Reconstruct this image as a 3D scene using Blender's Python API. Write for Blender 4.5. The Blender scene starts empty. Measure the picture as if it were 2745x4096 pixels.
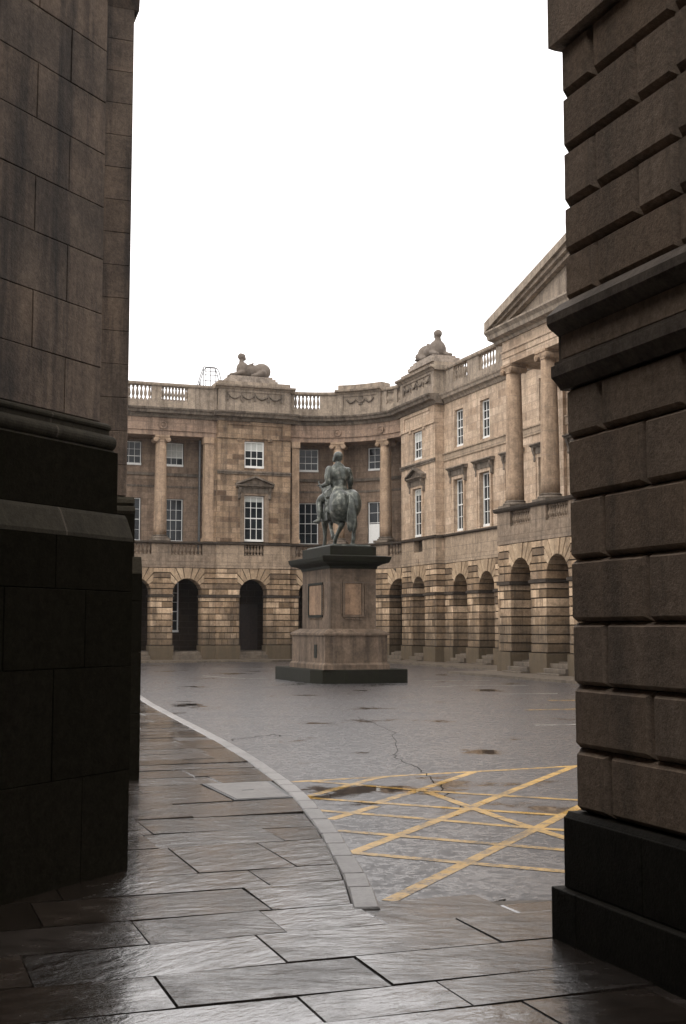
import bpy, math, random
from mathutils import Vector, Matrix
random.seed(7)
S = bpy.context.scene
R = math.radians
# ------------------------------------------------------------------ camera
cam_d = bpy.data.cameras.new("camera"); cam = bpy.data.objects.new("camera", cam_d)
S.collection.objects.link(cam); S.camera = cam
cam.location = (0, 0, 1.6)
cam.rotation_euler = (R(90) + math.atan(467 / 5000), 0, R(-20))
cam_d.sensor_fit = 'VERTICAL'; cam_d.sensor_height = 36.0; cam_d.lens = 36 * 5000 / 4096
cam_d.clip_start = 0.05; cam_d.clip_end = 2000
# ------------------------------------------------------------------ sky + sun
SUN_EL, SUN_AZ = 52, 245            # overcast: a broad soft sun behind cloud
W = bpy.data.worlds.new("World"); S.world = W; W.use_nodes = True
nt = W.node_tree; nt.nodes.clear()
wo = nt.nodes.new('ShaderNodeOutputWorld')
b1 = nt.nodes.new('ShaderNodeBackground'); b2 = nt.nodes.new('ShaderNodeBackground'); ad = nt.nodes.new('ShaderNodeAddShader')
sky = nt.nodes.new('ShaderNodeTexSky'); sky.sky_type = 'NISHITA'; sky.sun_disc = False
sky.sun_elevation = R(SUN_EL); sky.sun_rotation = R(SUN_AZ); sky.dust_density = 5; sky.air_density = 1.0
b1.inputs[1].default_value = 0.012
nt.links.new(sky.outputs[0], b1.inputs[0])
tc = nt.nodes.new('ShaderNodeTexCoord'); sx = nt.nodes.new('ShaderNodeSeparateXYZ')
mr = nt.nodes.new('ShaderNodeMapRange'); mr.inputs[1].default_value = 0.0; mr.inputs[2].default_value = 1.0
mr.inputs[3].default_value = 1.55; mr.inputs[4].default_value = 2.3
nt.links.new(tc.outputs['Generated'], sx.inputs[0]); nt.links.new(sx.outputs[2], mr.inputs[0])
b2.inputs[0].default_value = (1.0, 0.972, 0.962, 1)
nt.links.new(mr.outputs[0], b2.inputs[1])
nt.links.new(b1.outputs[0], ad.inputs[0]); nt.links.new(b2.outputs[0], ad.inputs[1]); nt.links.new(ad.outputs[0], wo.inputs[0])
sd = bpy.data.lights.new("sun", 'SUN'); so = bpy.data.objects.new("sun", sd); S.collection.objects.link(so)
sd.energy = 1.1; sd.angle = R(28); sd.color = (1.0, 0.95, 0.88)
_e, _a = R(SUN_EL), R(SUN_AZ)
sv = Vector((math.sin(_a) * math.cos(_e), math.cos(_a) * math.cos(_e), math.sin(_e)))
so.rotation_euler = sv.to_track_quat('Z', 'Y').to_euler()
S.view_settings.view_transform = 'Standard'; S.view_settings.look = 'None'
S.view_settings.exposure = 0.0; S.view_settings.gamma = 1.0
S.cycles.max_bounces = 6; S.cycles.diffuse_bounces = 3; S.cycles.glossy_bounces = 3
try: S.cycles.use_denoising = True
except Exception: pass

# ------------------------------------------------------------------ materials
def nmat(name, rough=0.8, spec=0.3):
    m = bpy.data.materials.new(name); m.use_nodes = True
    t = m.node_tree; b = t.nodes['Principled BSDF']
    b.inputs['Roughness'].default_value = rough; b.inputs['Specular IOR Level'].default_value = spec
    return m, t, b
def N(t, typ, **k):
    n = t.nodes.new(typ)
    for a, v in k.items(): setattr(n, a, v)
    return n
def ramp(t, stops):
    n = t.nodes.new('ShaderNodeValToRGB'); cr = n.color_ramp
    while len(cr.elements) < len(stops): cr.elements.new(0.5)
    for e, (p, c) in zip(cr.elements, stops):
        e.position = p; e.color = (c[0], c[1], c[2], 1) if not isinstance(c, (int, float)) else (c, c, c, 1)
    return n
def mix(t, fac, a, b, mode='MIX'):
    n = t.nodes.new('ShaderNodeMix'); n.data_type = 'RGBA'; n.blend_type = mode
    for s, v in ((n.inputs[0], fac), (n.inputs[6], a), (n.inputs[7], b)):
        if isinstance(v, (int, float)): s.default_value = v
        elif isinstance(v, tuple): s.default_value = (*v, 1)
        else: t.links.new(v, s)
    return n.outputs[2]
def math_(t, op, a, b=0.0, clamp=False):
    n = t.nodes.new('ShaderNodeMath'); n.operation = op; n.use_clamp = clamp
    for s, v in ((n.inputs[0], a), (n.inputs[1], b)):
        if isinstance(v, (int, float)): s.default_value = v
        else: t.links.new(v, s)
    return n.outputs[0]
def pos(t, scale=(1, 1, 1)):
    g = N(t, 'ShaderNodeNewGeometry'); m = N(t, 'ShaderNodeMapping'); m.inputs['Scale'].default_value = scale
    t.links.new(g.outputs['Position'], m.inputs[0]); return m.outputs[0]
def noise(t, vec, sc, det=5, ro=0.6):
    n = N(t, 'ShaderNodeTexNoise'); n.inputs['Scale'].default_value = sc; n.inputs['Detail'].default_value = det
    n.inputs['Roughness'].default_value = ro; t.links.new(vec, n.inputs['Vector']); return n.outputs[0]
def stone(name, pal, rough=0.85, blocks=None, island=False, stain=0.55, soot=(0.05, 0.042, 0.036), bump=0.25, fine=14.0, low=None, mortar=(0.10, 0.08, 0.065), spec=0.25, k=(0.95, 0.87, 0.775)):
    """sandstone: block to block colour change, rain streaks and soot patches, grain"""
    m, t, b = nmat(name, rough, spec); L = t.links
    P = pos(t)
    if island:
        g = N(t, 'ShaderNodeNewGeometry'); rnd = g.outputs['Random Per Island']
    else:
        uv = N(t, 'ShaderNodeUVMap'); br = N(t, 'ShaderNodeTexBrick')
        bw, bh = blocks
        br.inputs['Scale'].default_value = 1.0; br.inputs['Brick Width'].default_value = bw; br.inputs['Row Height'].default_value = bh
        br.inputs['Mortar Size'].default_value = 0.010; br.inputs['Mortar Smooth'].default_value = 0.3; br.inputs['Bias'].default_value = 0
        br.inputs['Color1'].default_value = (0, 0, 0, 1); br.inputs['Color2'].default_value = (1, 1, 1, 1); br.inputs['Mortar'].default_value = (.5, .5, .5, 1)
        L.new(uv.outputs[0], br.inputs['Vector'])
        s3 = N(t, 'ShaderNodeSeparateColor'); L.new(br.outputs['Color'], s3.inputs[0]); rnd = s3.outputs[0]
    pal = [tuple(v * w_ for v, w_ in zip(c, k)) for c in pal]; soot = tuple(v * w_ for v, w_ in zip(soot, k))
    r = ramp(t, [(i / (len(pal) - 1), c) for i, c in enumerate(pal)]); L.new(rnd, r.inputs[0])
    col = r.outputs[0]
    n1 = noise(t, P, 1.3, 7, 0.68); r1 = ramp(t, [(0.42, 0), (0.68, 1)]); L.new(n1, r1.inputs[0])
    col = mix(t, math_(t, 'MULTIPLY', r1.outputs[0], stain * 0.75), col, soot)
    Pv = pos(t, (2.6, 2.6, 0.22)); n2 = noise(t, Pv, 1.6, 5, 0.65); r2 = ramp(t, [(0.46, 0), (0.66, 1)]); L.new(n2, r2.inputs[0])
    col = mix(t, math_(t, 'MULTIPLY', r2.outputs[0], stain), col, soot)
    n3 = noise(t, P, fine, 4, 0.7); r3 = ramp(t, [(0.25, 0.72), (0.75, 1.25)]); L.new(n3, r3.inputs[0])
    col = mix(t, 1.0, col, r3.outputs[0], 'MULTIPLY')
    n4 = noise(t, P, fine * .35, 5, 0.65); r4 = ramp(t, [(0.3, 0.74), (0.7, 1.2)]); L.new(n4, r4.inputs[0])
    col = mix(t, 1.0, col, r4.outputs[0], 'MULTIPLY')
    if low:                                                       # damp and algae near the ground
        zlo, zhi, lc = low
        g2 = N(t, 'ShaderNodeNewGeometry'); sp = N(t, 'ShaderNodeSeparateXYZ'); L.new(g2.outputs['Position'], sp.inputs[0])
        mr = N(t, 'ShaderNodeMapRange'); mr.inputs[1].default_value = zhi; mr.inputs[2].default_value = zlo
        zz = math_(t, 'ADD', sp.outputs[2], math_(t, 'MULTIPLY', n1, -1.1)); L.new(zz, mr.inputs[0])
        col = mix(t, math_(t, 'MULTIPLY', mr.outputs[0], 0.8), col, lc)
    if not island:
        col = mix(t, math_(t, 'MULTIPLY', br.outputs['Fac'], 0.75), col, mortar)
    L.new(col, b.inputs['Base Color'])
    bp = N(t, 'ShaderNodeBump'); bp.inputs['Strength'].default_value = bump; bp.inputs['Distance'].default_value = 0.02
    L.new(n3, bp.inputs['Height']); L.new(bp.outputs[0], b.inputs['Normal'])
    return m
BUFF = [(0.20, 0.145, 0.10), (0.38, 0.295, 0.215), (0.30, 0.225, 0.16), (0.43, 0.335, 0.25), (0.145, 0.10, 0.07), (0.34, 0.255, 0.185)]
PALE = [(0.46, 0.375, 0.30), (0.56, 0.465, 0.375), (0.50, 0.40, 0.315), (0.62, 0.52, 0.43), (0.38, 0.295, 0.225)]
M = {}
M['pav'] = stone('buff_ashlar', BUFF, blocks=(0.62, 0.27), stain=0.62)
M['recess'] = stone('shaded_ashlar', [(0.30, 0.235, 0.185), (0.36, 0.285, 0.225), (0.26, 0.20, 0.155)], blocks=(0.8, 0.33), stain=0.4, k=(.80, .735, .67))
M['pale'] = stone('pale_ashlar', PALE, blocks=(0.85, 0.34), stain=0.34, mortar=(0.24, 0.19, 0.15))
M['band'] = stone('band_stone', [(0.25, 0.205, 0.165), (0.30, 0.25, 0.205)], blocks=(1.1, 0.6), stain=0.5)
M['bandp'] = stone('pale_band_stone', [(0.36, 0.30, 0.24), (0.42, 0.35, 0.28)], blocks=(1.2, 0.6), stain=0.35)
M['cornice'] = stone('sooty_cornice', [(0.16, 0.145, 0.13), (0.22, 0.195, 0.17)], blocks=(1.2, 3.0), stain=0.7)
M['parapet'] = stone('parapet_stone', [(0.30, 0.265, 0.23), (0.36, 0.32, 0.275)], blocks=(1.0, 3.0), stain=0.5)
M['dark'] = stone('blackened_string', [(0.06, 0.05, 0.042), (0.09, 0.075, 0.06)], blocks=(1.3, 3.0), stain=0.5, k=(.80, .735, .67))
RUST = [(0.20, 0.148, 0.098), (0.42, 0.32, 0.225), (0.70, 0.56, 0.42), (0.28, 0.205, 0.14), (0.56, 0.43, 0.30), (0.13, 0.095, 0.066), (0.48, 0.38, 0.285)]
M['rust'] = stone('rusticated_blocks', RUST, island=True, stain=0.6, low=(0.0, 2.2, (0.06, 0.048, 0.034)))
M['vous'] = stone('voussoir_blocks', [(0.30, 0.23, 0.16), (0.46, 0.37, 0.275), (0.54, 0.44, 0.33), (0.36, 0.28, 0.2)], island=True, stain=0.35)
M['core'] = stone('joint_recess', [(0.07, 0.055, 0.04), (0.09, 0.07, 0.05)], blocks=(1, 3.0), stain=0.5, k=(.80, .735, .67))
M['plinth'] = stone('damp_plinth', [(0.15, 0.118, 0.085), (0.22, 0.17, 0.122)], island=True, stain=0.75, low=(0.0, 0.8, (0.085, 0.066, 0.043)))
M['column'] = stone('column_stone', [(0.40, 0.31, 0.235), (0.44, 0.345, 0.265)], blocks=(2.0, 0.85), stain=0.4, mortar=(0.22, 0.17, 0.13))
M['redfrieze'] = stone('pink_frieze', [(0.31, 0.235, 0.19), (0.36, 0.28, 0.23)], blocks=(1.5, 3.0), stain=0.5)
M['sculpt'] = stone('weathered_sculpture', [(0.34, 0.31, 0.285), (0.36, 0.33, 0.30)], blocks=(5, 5), stain=0.5)
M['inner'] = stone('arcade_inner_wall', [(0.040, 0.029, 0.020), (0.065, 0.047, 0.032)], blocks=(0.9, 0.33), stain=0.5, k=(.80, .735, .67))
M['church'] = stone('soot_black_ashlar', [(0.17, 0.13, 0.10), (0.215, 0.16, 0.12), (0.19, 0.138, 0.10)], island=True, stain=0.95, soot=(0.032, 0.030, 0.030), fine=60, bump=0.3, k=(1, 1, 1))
M['churchlow'] = stone('shade_black_stone', [(0.013, 0.0115, 0.008), (0.018, 0.0155, 0.011)], island=True, stain=0.3, soot=(0.010, 0.009, 0.006), fine=50, bump=0.3, spec=0.0, k=(1, 1, 1))  # deep shade of the lane put into the colour, beyond the stone's soot
M['rwall'] = stone('brown_rusticated_stone', [(0.29, 0.228, 0.175), (0.37, 0.285, 0.22), (0.33, 0.245, 0.18)], island=True, stain=0.55, soot=(0.14, 0.118, 0.10), fine=70, bump=0.35, k=(1, 1, 1))
M['offset'] = stone('weathered_black_offset', [(0.045, 0.038, 0.026), (0.06, 0.05, 0.034)], blocks=(1.4, 5), stain=0.5, soot=(0.02, 0.018, 0.013), fine=60, spec=0.1, k=(1, 1, 1))
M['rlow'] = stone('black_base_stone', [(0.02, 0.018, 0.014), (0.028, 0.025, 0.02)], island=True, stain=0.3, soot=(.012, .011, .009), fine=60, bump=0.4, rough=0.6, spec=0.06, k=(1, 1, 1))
M['rcorn'] = stone('weathered_dark_cornice', [(0.17, 0.14, 0.115), (0.21, 0.17, 0.14)], blocks=(1.3, 5), stain=0.5, soot=(0.04, 0.036, 0.032), fine=60, k=(1, 1, 1))
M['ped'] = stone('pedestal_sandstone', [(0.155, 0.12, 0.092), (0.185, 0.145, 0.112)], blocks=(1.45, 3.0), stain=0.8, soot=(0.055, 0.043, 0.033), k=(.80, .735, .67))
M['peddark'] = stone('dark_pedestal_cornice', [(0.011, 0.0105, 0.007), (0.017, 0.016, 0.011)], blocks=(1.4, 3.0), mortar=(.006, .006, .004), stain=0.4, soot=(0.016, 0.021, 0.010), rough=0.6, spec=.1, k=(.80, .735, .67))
M['panel'] = stone('pedestal_panel', [(0.27, 0.19, 0.13), (0.30, 0.21, 0.15)], blocks=(5, 5), stain=0.4, k=(.80, .735, .67))
M['kerb'] = stone('granite_kerb', [(0.20, 0.19, 0.18), (0.27, 0.255, 0.245), (0.235, 0.22, 0.21)], island=True, stain=0.3, fine=90, rough=0.38, bump=0.15, spec=0.5, k=(1, 1, 1))
M['step'] = stone('worn_steps', [(0.10, 0.082, 0.062), (0.15, 0.12, 0.09)], island=True, stain=0.6, rough=0.6, k=(1, 1, 1))

M['cover'] = stone('cover_infill', [(0.17, 0.155, 0.145), (0.20, 0.185, 0.17)], blocks=(5, 5), stain=0.6, fine=70, rough=0.4, spec=0.5, k=(1, 1, 1))
def simple(name, c, rough=0.5, metal=0.0, spec=0.5, var=0.0, sc=8):
    m, t, b = nmat(name, rough, spec); b.inputs['Metallic'].default_value = metal
    n = noise(t, pos(t), sc, 4); r = ramp(t, [(0.3, tuple(x * (1 - var) for x in c)), (0.7, tuple(min(1, x * (1 + var)) for x in c))])
    t.links.new(n, r.inputs[0]); t.links.new(r.outputs[0], b.inputs['Base Color']); return m
M['white'] = simple('white_paint', (0.74, 0.74, 0.71), 0.45, var=0.06)
M['glass'] = simple('window_glass', (0.014, 0.018, 0.021), 0.06, spec=0.28, var=0.3, sc=1.5)
M['blind'] = simple('pale_blind', (0.42, 0.43, 0.40), 0.7, var=0.1)
M['lead'] = simple('roof_lead', (0.12, 0.125, 0.13), 0.5, var=0.2)
M['steel'] = simple('dull_steel', (0.10, 0.10, 0.10), 0.5, 0.6, var=0.2)
M['door'] = simple('dark_timber', (0.045, 0.028, 0.02), 0.5, var=0.3)
def bronze():
    m, t, b = nmat('green_bronze', 0.34, 0.5); P = pos(t)
    n = noise(t, P, 5.5, 6, .65); r = ramp(t, [(0.32, (0.014, 0.016, 0.013)), (0.52, (0.058, 0.064, 0.054)), (0.72, (0.20, 0.20, 0.165))])
    t.links.new(n, r.inputs[0]); t.links.new(r.outputs[0], b.inputs['Base Color'])
    b.inputs['Metallic'].default_value = 0.35
    bp = N(t, 'ShaderNodeBump'); bp.inputs['Strength'].default_value = 0.35; bp.inputs['Distance'].default_value = 0.012
    t.links.new(noise(t, P, 22, 4), bp.inputs['Height']); t.links.new(bp.outputs[0], b.inputs['Normal']); return m
M['bronze'] = bronze()
def wet_flags():
    m, t, b = nmat('wet_flagstone', 0.3, 0.6); L = t.links
    g = N(t, 'ShaderNodeNewGeometry'); rnd = g.outputs['Random Per Island']
    # every stone shifts and turns its own riven grain
    rot = N(t, 'ShaderNodeVectorRotate'); rot.rotation_type = 'Z_AXIS'
    L.new(g.outputs['Position'], rot.inputs['Vector']); L.new(math_(t, 'MULTIPLY', math_(t, 'SUBTRACT', rnd, 0.5), 1.3), rot.inputs['Angle'])
    off = N(t, 'ShaderNodeCombineXYZ'); L.new(math_(t, 'MULTIPLY', rnd, 37.0), off.inputs[0]); L.new(math_(t, 'MULTIPLY', rnd, 91.0), off.inputs[1])
    ad = N(t, 'ShaderNodeVectorMath', operation='ADD'); L.new(rot.outputs[0], ad.inputs[0]); L.new(off.outputs[0], ad.inputs[1])
    mp = N(t, 'ShaderNodeMapping'); mp.inputs['Scale'].default_value = (1.0, 1.9, 1.0); L.new(ad.outputs[0], mp.inputs[0])
    n1 = noise(t, mp.outputs[0], 4.5, 7, 0.62); n2 = noise(t, ad.outputs[0], 42.0, 4, 0.7); n0 = noise(t, pos(t), 0.9, 3)
    r = ramp(t, [(0.0, (0.022, 0.016, 0.012)), (0.5, (0.044, 0.032, 0.024)), (0.8, (0.034, 0.028, 0.024)), (1.0, (0.060, 0.048, 0.040))]); L.new(rnd, r.inputs[0])
    r2 = ramp(t, [(0.3, 0.55), (0.7, 1.35)]); L.new(n1, r2.inputs[0])
    L.new(mix(t, 1.0, r.outputs[0], r2.outputs[0], 'MULTIPLY'), b.inputs['Base Color'])
    rr = ramp(t, [(0.3, 0.12), (0.55, 0.24), (0.75, 0.42)]); L.new(math_(t, 'ADD', math_(t, 'MULTIPLY', n1, .6), math_(t, 'MULTIPLY', n0, .4)), rr.inputs[0]); L.new(rr.outputs[0], b.inputs['Roughness'])
    h = math_(t, 'ADD', n1, math_(t, 'MULTIPLY', n2, 0.12))
    bp = N(t, 'ShaderNodeBump'); bp.inputs['Distance'].default_value = 0.03
    st = math_(t, 'ADD', 0.30, math_(t, 'MULTIPLY', math_(t, 'FRACT', math_(t, 'MULTIPLY', rnd, 7.31)), 0.55)); L.new(st, bp.inputs['Strength'])
    L.new(h, bp.inputs['Height']); L.new(bp.outputs[0], b.inputs['Normal'])
    rk = ramp(t, [(0.40, 1.0), (0.62, 0.22)]); L.new(math_(t, 'ADD', math_(t, 'MULTIPLY', noise(t, ad.outputs[0], 2.2, 5, 0.65), .75), math_(t, 'MULTIPLY', rnd, .22)), rk.inputs[0]); L.new(rk.outputs[0], b.inputs['Coat Weight'])
    b.inputs['Coat IOR'].default_value = 1.9; b.inputs['Coat Roughness'].default_value = 0.07
    b2_ = N(t, 'ShaderNodeBump'); b2_.inputs['Distance'].default_value = 0.0075; L.new(math_(t, 'MULTIPLY', st, .9), b2_.inputs['Strength']); L.new(n1, b2_.inputs['Height']); L.new(b2_.outputs[0], b.inputs['Coat Normal'])
    return m
M['flag'] = wet_flags()
def asphalt(name, base, paint=False):
    m, t, b = nmat(name, 0.5, 0.3); L = t.links; P = pos(t)
    n0 = noise(t, P, 0.55, 4, 0.55); n1 = noise(t, P, 34.0, 4, 0.75); n2 = noise(t, P, 5.0, 6, 0.65); n3 = noise(t, P, 70.0, 2, 0.6)
    r = ramp(t, [(0.3, tuple(x * 0.45 for x in base)), (0.7, tuple(x * 1.6 for x in base))]); L.new(math_(t, 'ADD', math_(t, 'MULTIPLY', n2, .4), math_(t, 'MULTIPLY', n1, .6)), r.inputs[0])
    col = r.outputs[0]
    # standing water: broad low places, and one hollow under the box marking
    dv = N(t, 'ShaderNodeVectorMath', operation='DISTANCE'); L.new(P, dv.inputs[0]); dv.inputs[1].default_value = (4.6, 11.9, -.035)
    mr = N(t, 'ShaderNodeMapRange'); mr.inputs[1].default_value = 0.3; mr.inputs[2].default_value = 2.2; mr.inputs[3].default_value = 0.20; mr.inputs[4].default_value = 0.0; L.new(dv.outputs['Value'], mr.inputs[0])
    w_ = math_(t, 'SUBTRACT', math_(t, 'ADD', math_(t, 'ADD', n0, math_(t, 'MULTIPLY', math_(t, 'SUBTRACT', n2, .5), .22)), .045), mr.outputs[0])
    if paint:                                                      # worn through to the tarmac in specks and patches
        wn = math_(t, 'ADD', math_(t, 'MULTIPLY', n1, 0.4), math_(t, 'ADD', math_(t, 'MULTIPLY', n2, 0.4), math_(t, 'MULTIPLY', n0, 0.2))); rw = ramp(t, [(0.455, 0), (0.56, 1)]); L.new(wn, rw.inputs[0])
        col = mix(t, math_(t, 'MULTIPLY', rw.outputs[0], 0.9), col, (0.045, 0.040, 0.036))
    L.new(col, b.inputs['Base Color'])
    rp = ramp(t, [(0.36, 0.06), (0.42, 0.42), (0.7, 0.5)]); L.new(w_, rp.inputs[0]); L.new(rp.outputs[0], b.inputs['Roughness'])
    rs = ramp(t, [(0.36, 0.03), (0.43, 0.7), (0.7, 1.0)]); L.new(w_, rs.inputs[0])
    bp = N(t, 'ShaderNodeBump'); bp.inputs['Distance'].default_value = 0.0016; L.new(rs.outputs[0], bp.inputs['Strength'])
    L.new(math_(t, 'ADD', n3, math_(t, 'ADD', math_(t, 'MULTIPLY', n1, 1.2), math_(t, 'MULTIPLY', n2, 2.0))), bp.inputs['Height'])
    L.new(bp.outputs[0], b.inputs['Normal']); L.new(bp.outputs[0], b.inputs['Coat Normal'])
    b.inputs['Coat IOR'].default_value = 2.1
    rc = ramp(t, [(0.36, 0.03), (0.43, 0.27)]); L.new(w_, rc.inputs[0]); L.new(rc.outputs[0], b.inputs['Coat Roughness'])
    # film of water broken by proud aggregate
    n5 = noise(t, P, 13.0, 3, 0.7); rk = ramp(t, [(0.47, 1.0), (0.57, 0.16)]); L.new(math_(t, 'ADD', math_(t, 'MULTIPLY', n5, .5), math_(t, 'ADD', math_(t, 'MULTIPLY', n1, .35), math_(t, 'MULTIPLY', n0, .15))), rk.inputs[0])
    L.new(math_(t, 'MULTIPLY', rk.outputs[0], 0.6 if paint else 1.0), b.inputs['Coat Weight'])
    return m
M['asphalt'] = asphalt('wet_asphalt', (0.036, 0.033, 0.034))
M['yellow'] = asphalt('worn_yellow_paint', (0.72, 0.42, 0.08), True)
M['whitep'] = asphalt('worn_white_paint', (0.6, 0.58, 0.52), True)

# ------------------------------------------------------------------ object helpers
COL = S.collection
def link(o, parent=None):
    COL.objects.link(o)
    if parent: o.parent = parent
    return o
def props(o, label=None, cat=None, group=None, kind=None):
    for k, v in (('label', label), ('category', cat), ('group', group), ('kind', kind)):
        if v: o[k] = v
    return o
def thing(name, label, cat, group=None, loc=(0, 0, 0)):
    o = bpy.data.objects.new(name, None); o.empty_display_size = 0.3; o.location = loc
    link(o); return props(o, label, cat, group)
class MB:
    """collects local (s, d, z) geometry; s along the wall, d outward, z up"""
    def __init__(self, P=None):
        self.P = P or (lambda s, d, z: (s, d, z)); self.v = []; self.f = []; self.uv = []
    def face(self, pts, uv=None):
        i = len(self.v); self.v += pts; self.f.append(tuple(range(i, i + len(pts))))
        if uv is None:
            a, b, c = Vector(pts[0]), Vector(pts[1]), Vector(pts[2]); n = (b - a).cross(c - a)
            ax = max(range(3), key=lambda k: abs(n[k]))
            uv = [((p[1], p[2]), (p[0], p[2]), (p[0], p[1]))[ax] for p in pts]
        self.uv += uv
    def solid(self, verts, faces):                                   # shared vertices = one island
        i = len(self.v); self.v += verts
        for f in faces:
            self.f.append(tuple(i + k for k in f)); pts = [verts[k] for k in f]
            a, b, c = Vector(pts[0]), Vector(pts[1]), Vector(pts[2]); n = (b - a).cross(c - a)
            ax = max(range(3), key=lambda k: abs(n[k]))
            self.uv += [((p[1], p[2]), (p[0], p[2]), (p[0], p[1]))[ax] for p in pts]
    def box(self, s0, s1, d0, d1, z0, z1, seg=1):
        V = []; F = []
        for i in range(seg + 1):
            s = s0 + (s1 - s0) * i / seg; V += [(s, d0, z0), (s, d1, z0), (s, d1, z1), (s, d0, z1)]
        for i in range(seg):
            a = 4 * i; b = a + 4
            for k in range(4): F.append((a + k, a + (k + 1) % 4, b + (k + 1) % 4, b + k))
        e = 4 * seg; F += [(0, 3, 2, 1), (e, e + 1, e + 2, e + 3)]
        self.solid(V, F); return self
    def cbox(self, s0, s1, d0, d1, z0, z1, c=0.02, cd=None):
        """block whose outer (d1) face is chamfered all round"""
        cd = c if cd is None else cd
        q = d1 - cd
        V = [(s0, d0, z0), (s1, d0, z0), (s1, d0, z1), (s0, d0, z1), (s0, q, z0), (s1, q, z0), (s1, q, z1), (s0, q, z1),
             (s0 + c, d1, z0 + c), (s1 - c, d1, z0 + c), (s1 - c, d1, z1 - c), (s0 + c, d1, z1 - c)]
        F = [(0, 3, 2, 1), (8, 9, 10, 11)]
        for k in range(4):
            j = (k + 1) % 4; F += [(k, j, 4 + j, 4 + k), (4 + k, 4 + j, 8 + j, 8 + k)]
        self.solid(V, F); return self
    def prism(self, poly, d0, d1):                                   # polygon in (s, z), extruded in d
        n = len(poly); V = [(s, d0, z) for s, z in poly] + [(s, d1, z) for s, z in poly]
        F = [tuple(range(n))[::-1], tuple(range(n, 2 * n))] + [(k, (k + 1) % n, n + (k + 1) % n, n + k) for k in range(n)]
        self.solid(V, F); return self
    def profile(self, s0, s1, prof, seg=1, close=True):              # profile in (d, z) run along s
        n = len(prof); V = []
        for i in range(seg + 1):
            s = s0 + (s1 - s0) * i / seg; V += [(s, d, z) for d, z in prof]
        F = []
        for i in range(seg):
            for k in range(n):
                a = i * n + k; b = i * n + (k + 1) % n; F.append((a, b, b + n, a + n))
        F += [tuple(range(n))[::-1], tuple(range(seg * n, seg * n + n))]
        self.solid(V, F); return self
    def tube(self, pts, r, n=6):
        for a, b in zip(pts[:-1], pts[1:]):
            a = Vector(a); b = Vector(b); w = (b - a).normalized(); u = w.orthogonal().normalized(); v = w.cross(u)
            V = [tuple(a + (u * math.cos(k * 6.2832 / n) + v * math.sin(k * 6.2832 / n)) * r) for k in range(n)]
            V += [tuple(b + (u * math.cos(k * 6.2832 / n) + v * math.sin(k * 6.2832 / n)) * r) for k in range(n)]
            self.solid(V, [tuple(range(n))[::-1], tuple(range(n, 2 * n))] + [(k, (k + 1) % n, n + (k + 1) % n, n + k) for k in range(n)])
        return self
    def lathe(self, prof, n=20, c=(0, 0)):
        V = []; F = []
        for r, z in prof: V += [(c[0] + r * math.cos(k * 6.2832 / n), c[1] + r * math.sin(k * 6.2832 / n), z) for k in range(n)]
        m = len(prof)
        for i in range(m - 1):
            for k in range(n): F.append((i * n + k, i * n + (k + 1) % n, (i + 1) * n + (k + 1) % n, (i + 1) * n + k))
        F += [tuple(range(n))[::-1], tuple(range((m - 1) * n, m * n))]
        self.solid(V, F); return self
    def build(self, name, mat, parent=None, smooth=False, loc=None, label=None):
        me = bpy.data.meshes.new(name); me.from_pydata([self.P(*p) for p in self.v], [], self.f)
        ul = me.uv_layers.new(name='UVMap')
        for i, uv in enumerate(self.uv): ul.data[i].uv = uv
        import bmesh
        bm = bmesh.new(); bm.from_mesh(me); bmesh.ops.recalc_face_normals(bm, faces=bm.faces); bm.to_mesh(me); bm.free()
        if smooth:
            for p in me.polygons: p.use_smooth = True
        me.materials.append(mat); o = bpy.data.objects.new(name, me); link(o, parent)
        if loc: o.location = loc
        if label: o['label'] = label
        return o
def wear(o, lev=3, amt=.008, size=.18):
    """rub and chip the arrises of near masonry"""
    tx = bpy.data.textures.new('wear', 'CLOUDS'); tx.noise_scale = size; tx.noise_depth = 3
    d = o.modifiers.new('sub', 'SUBSURF'); d.subdivision_type = 'SIMPLE'; d.levels = d.render_levels = lev
    p = o.modifiers.new('wear', 'DISPLACE'); p.texture = tx; p.strength = amt; p.mid_level = .55; p.texture_coords = 'GLOBAL'
def dup(o, parent, loc=None, rz=None):
    c = o.copy(); COL.objects.link(c); c.parent = parent
    if loc: c.location = loc
    if rz is not None: c.rotation_euler = (0, 0, rz)
    return c

# ------------------------------------------------------------------ wall frames
def flatF(V): return lambda s, d, z: (s, V - d, z)                    # facing -y
def sideF(U): return lambda s, d, z: (U - d, -s, z)                   # facing -x, s runs towards the camera
CX, CY, CR = 19.55, 57.05, 4.85
def curveF(s, d, z):
    a = s / CR; r = CR - d; return (CX + r * math.sin(a), CY + r * math.cos(a), z)
VL = 61.9; VP = 61.72; UP = 24.2; UW = 24.65; UQ = 21.2
LFT, PAVL, PAVR, WNG, PRT = flatF(VL), flatF(VP), sideF(UP), sideF(UW), sideF(UQ)

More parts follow.
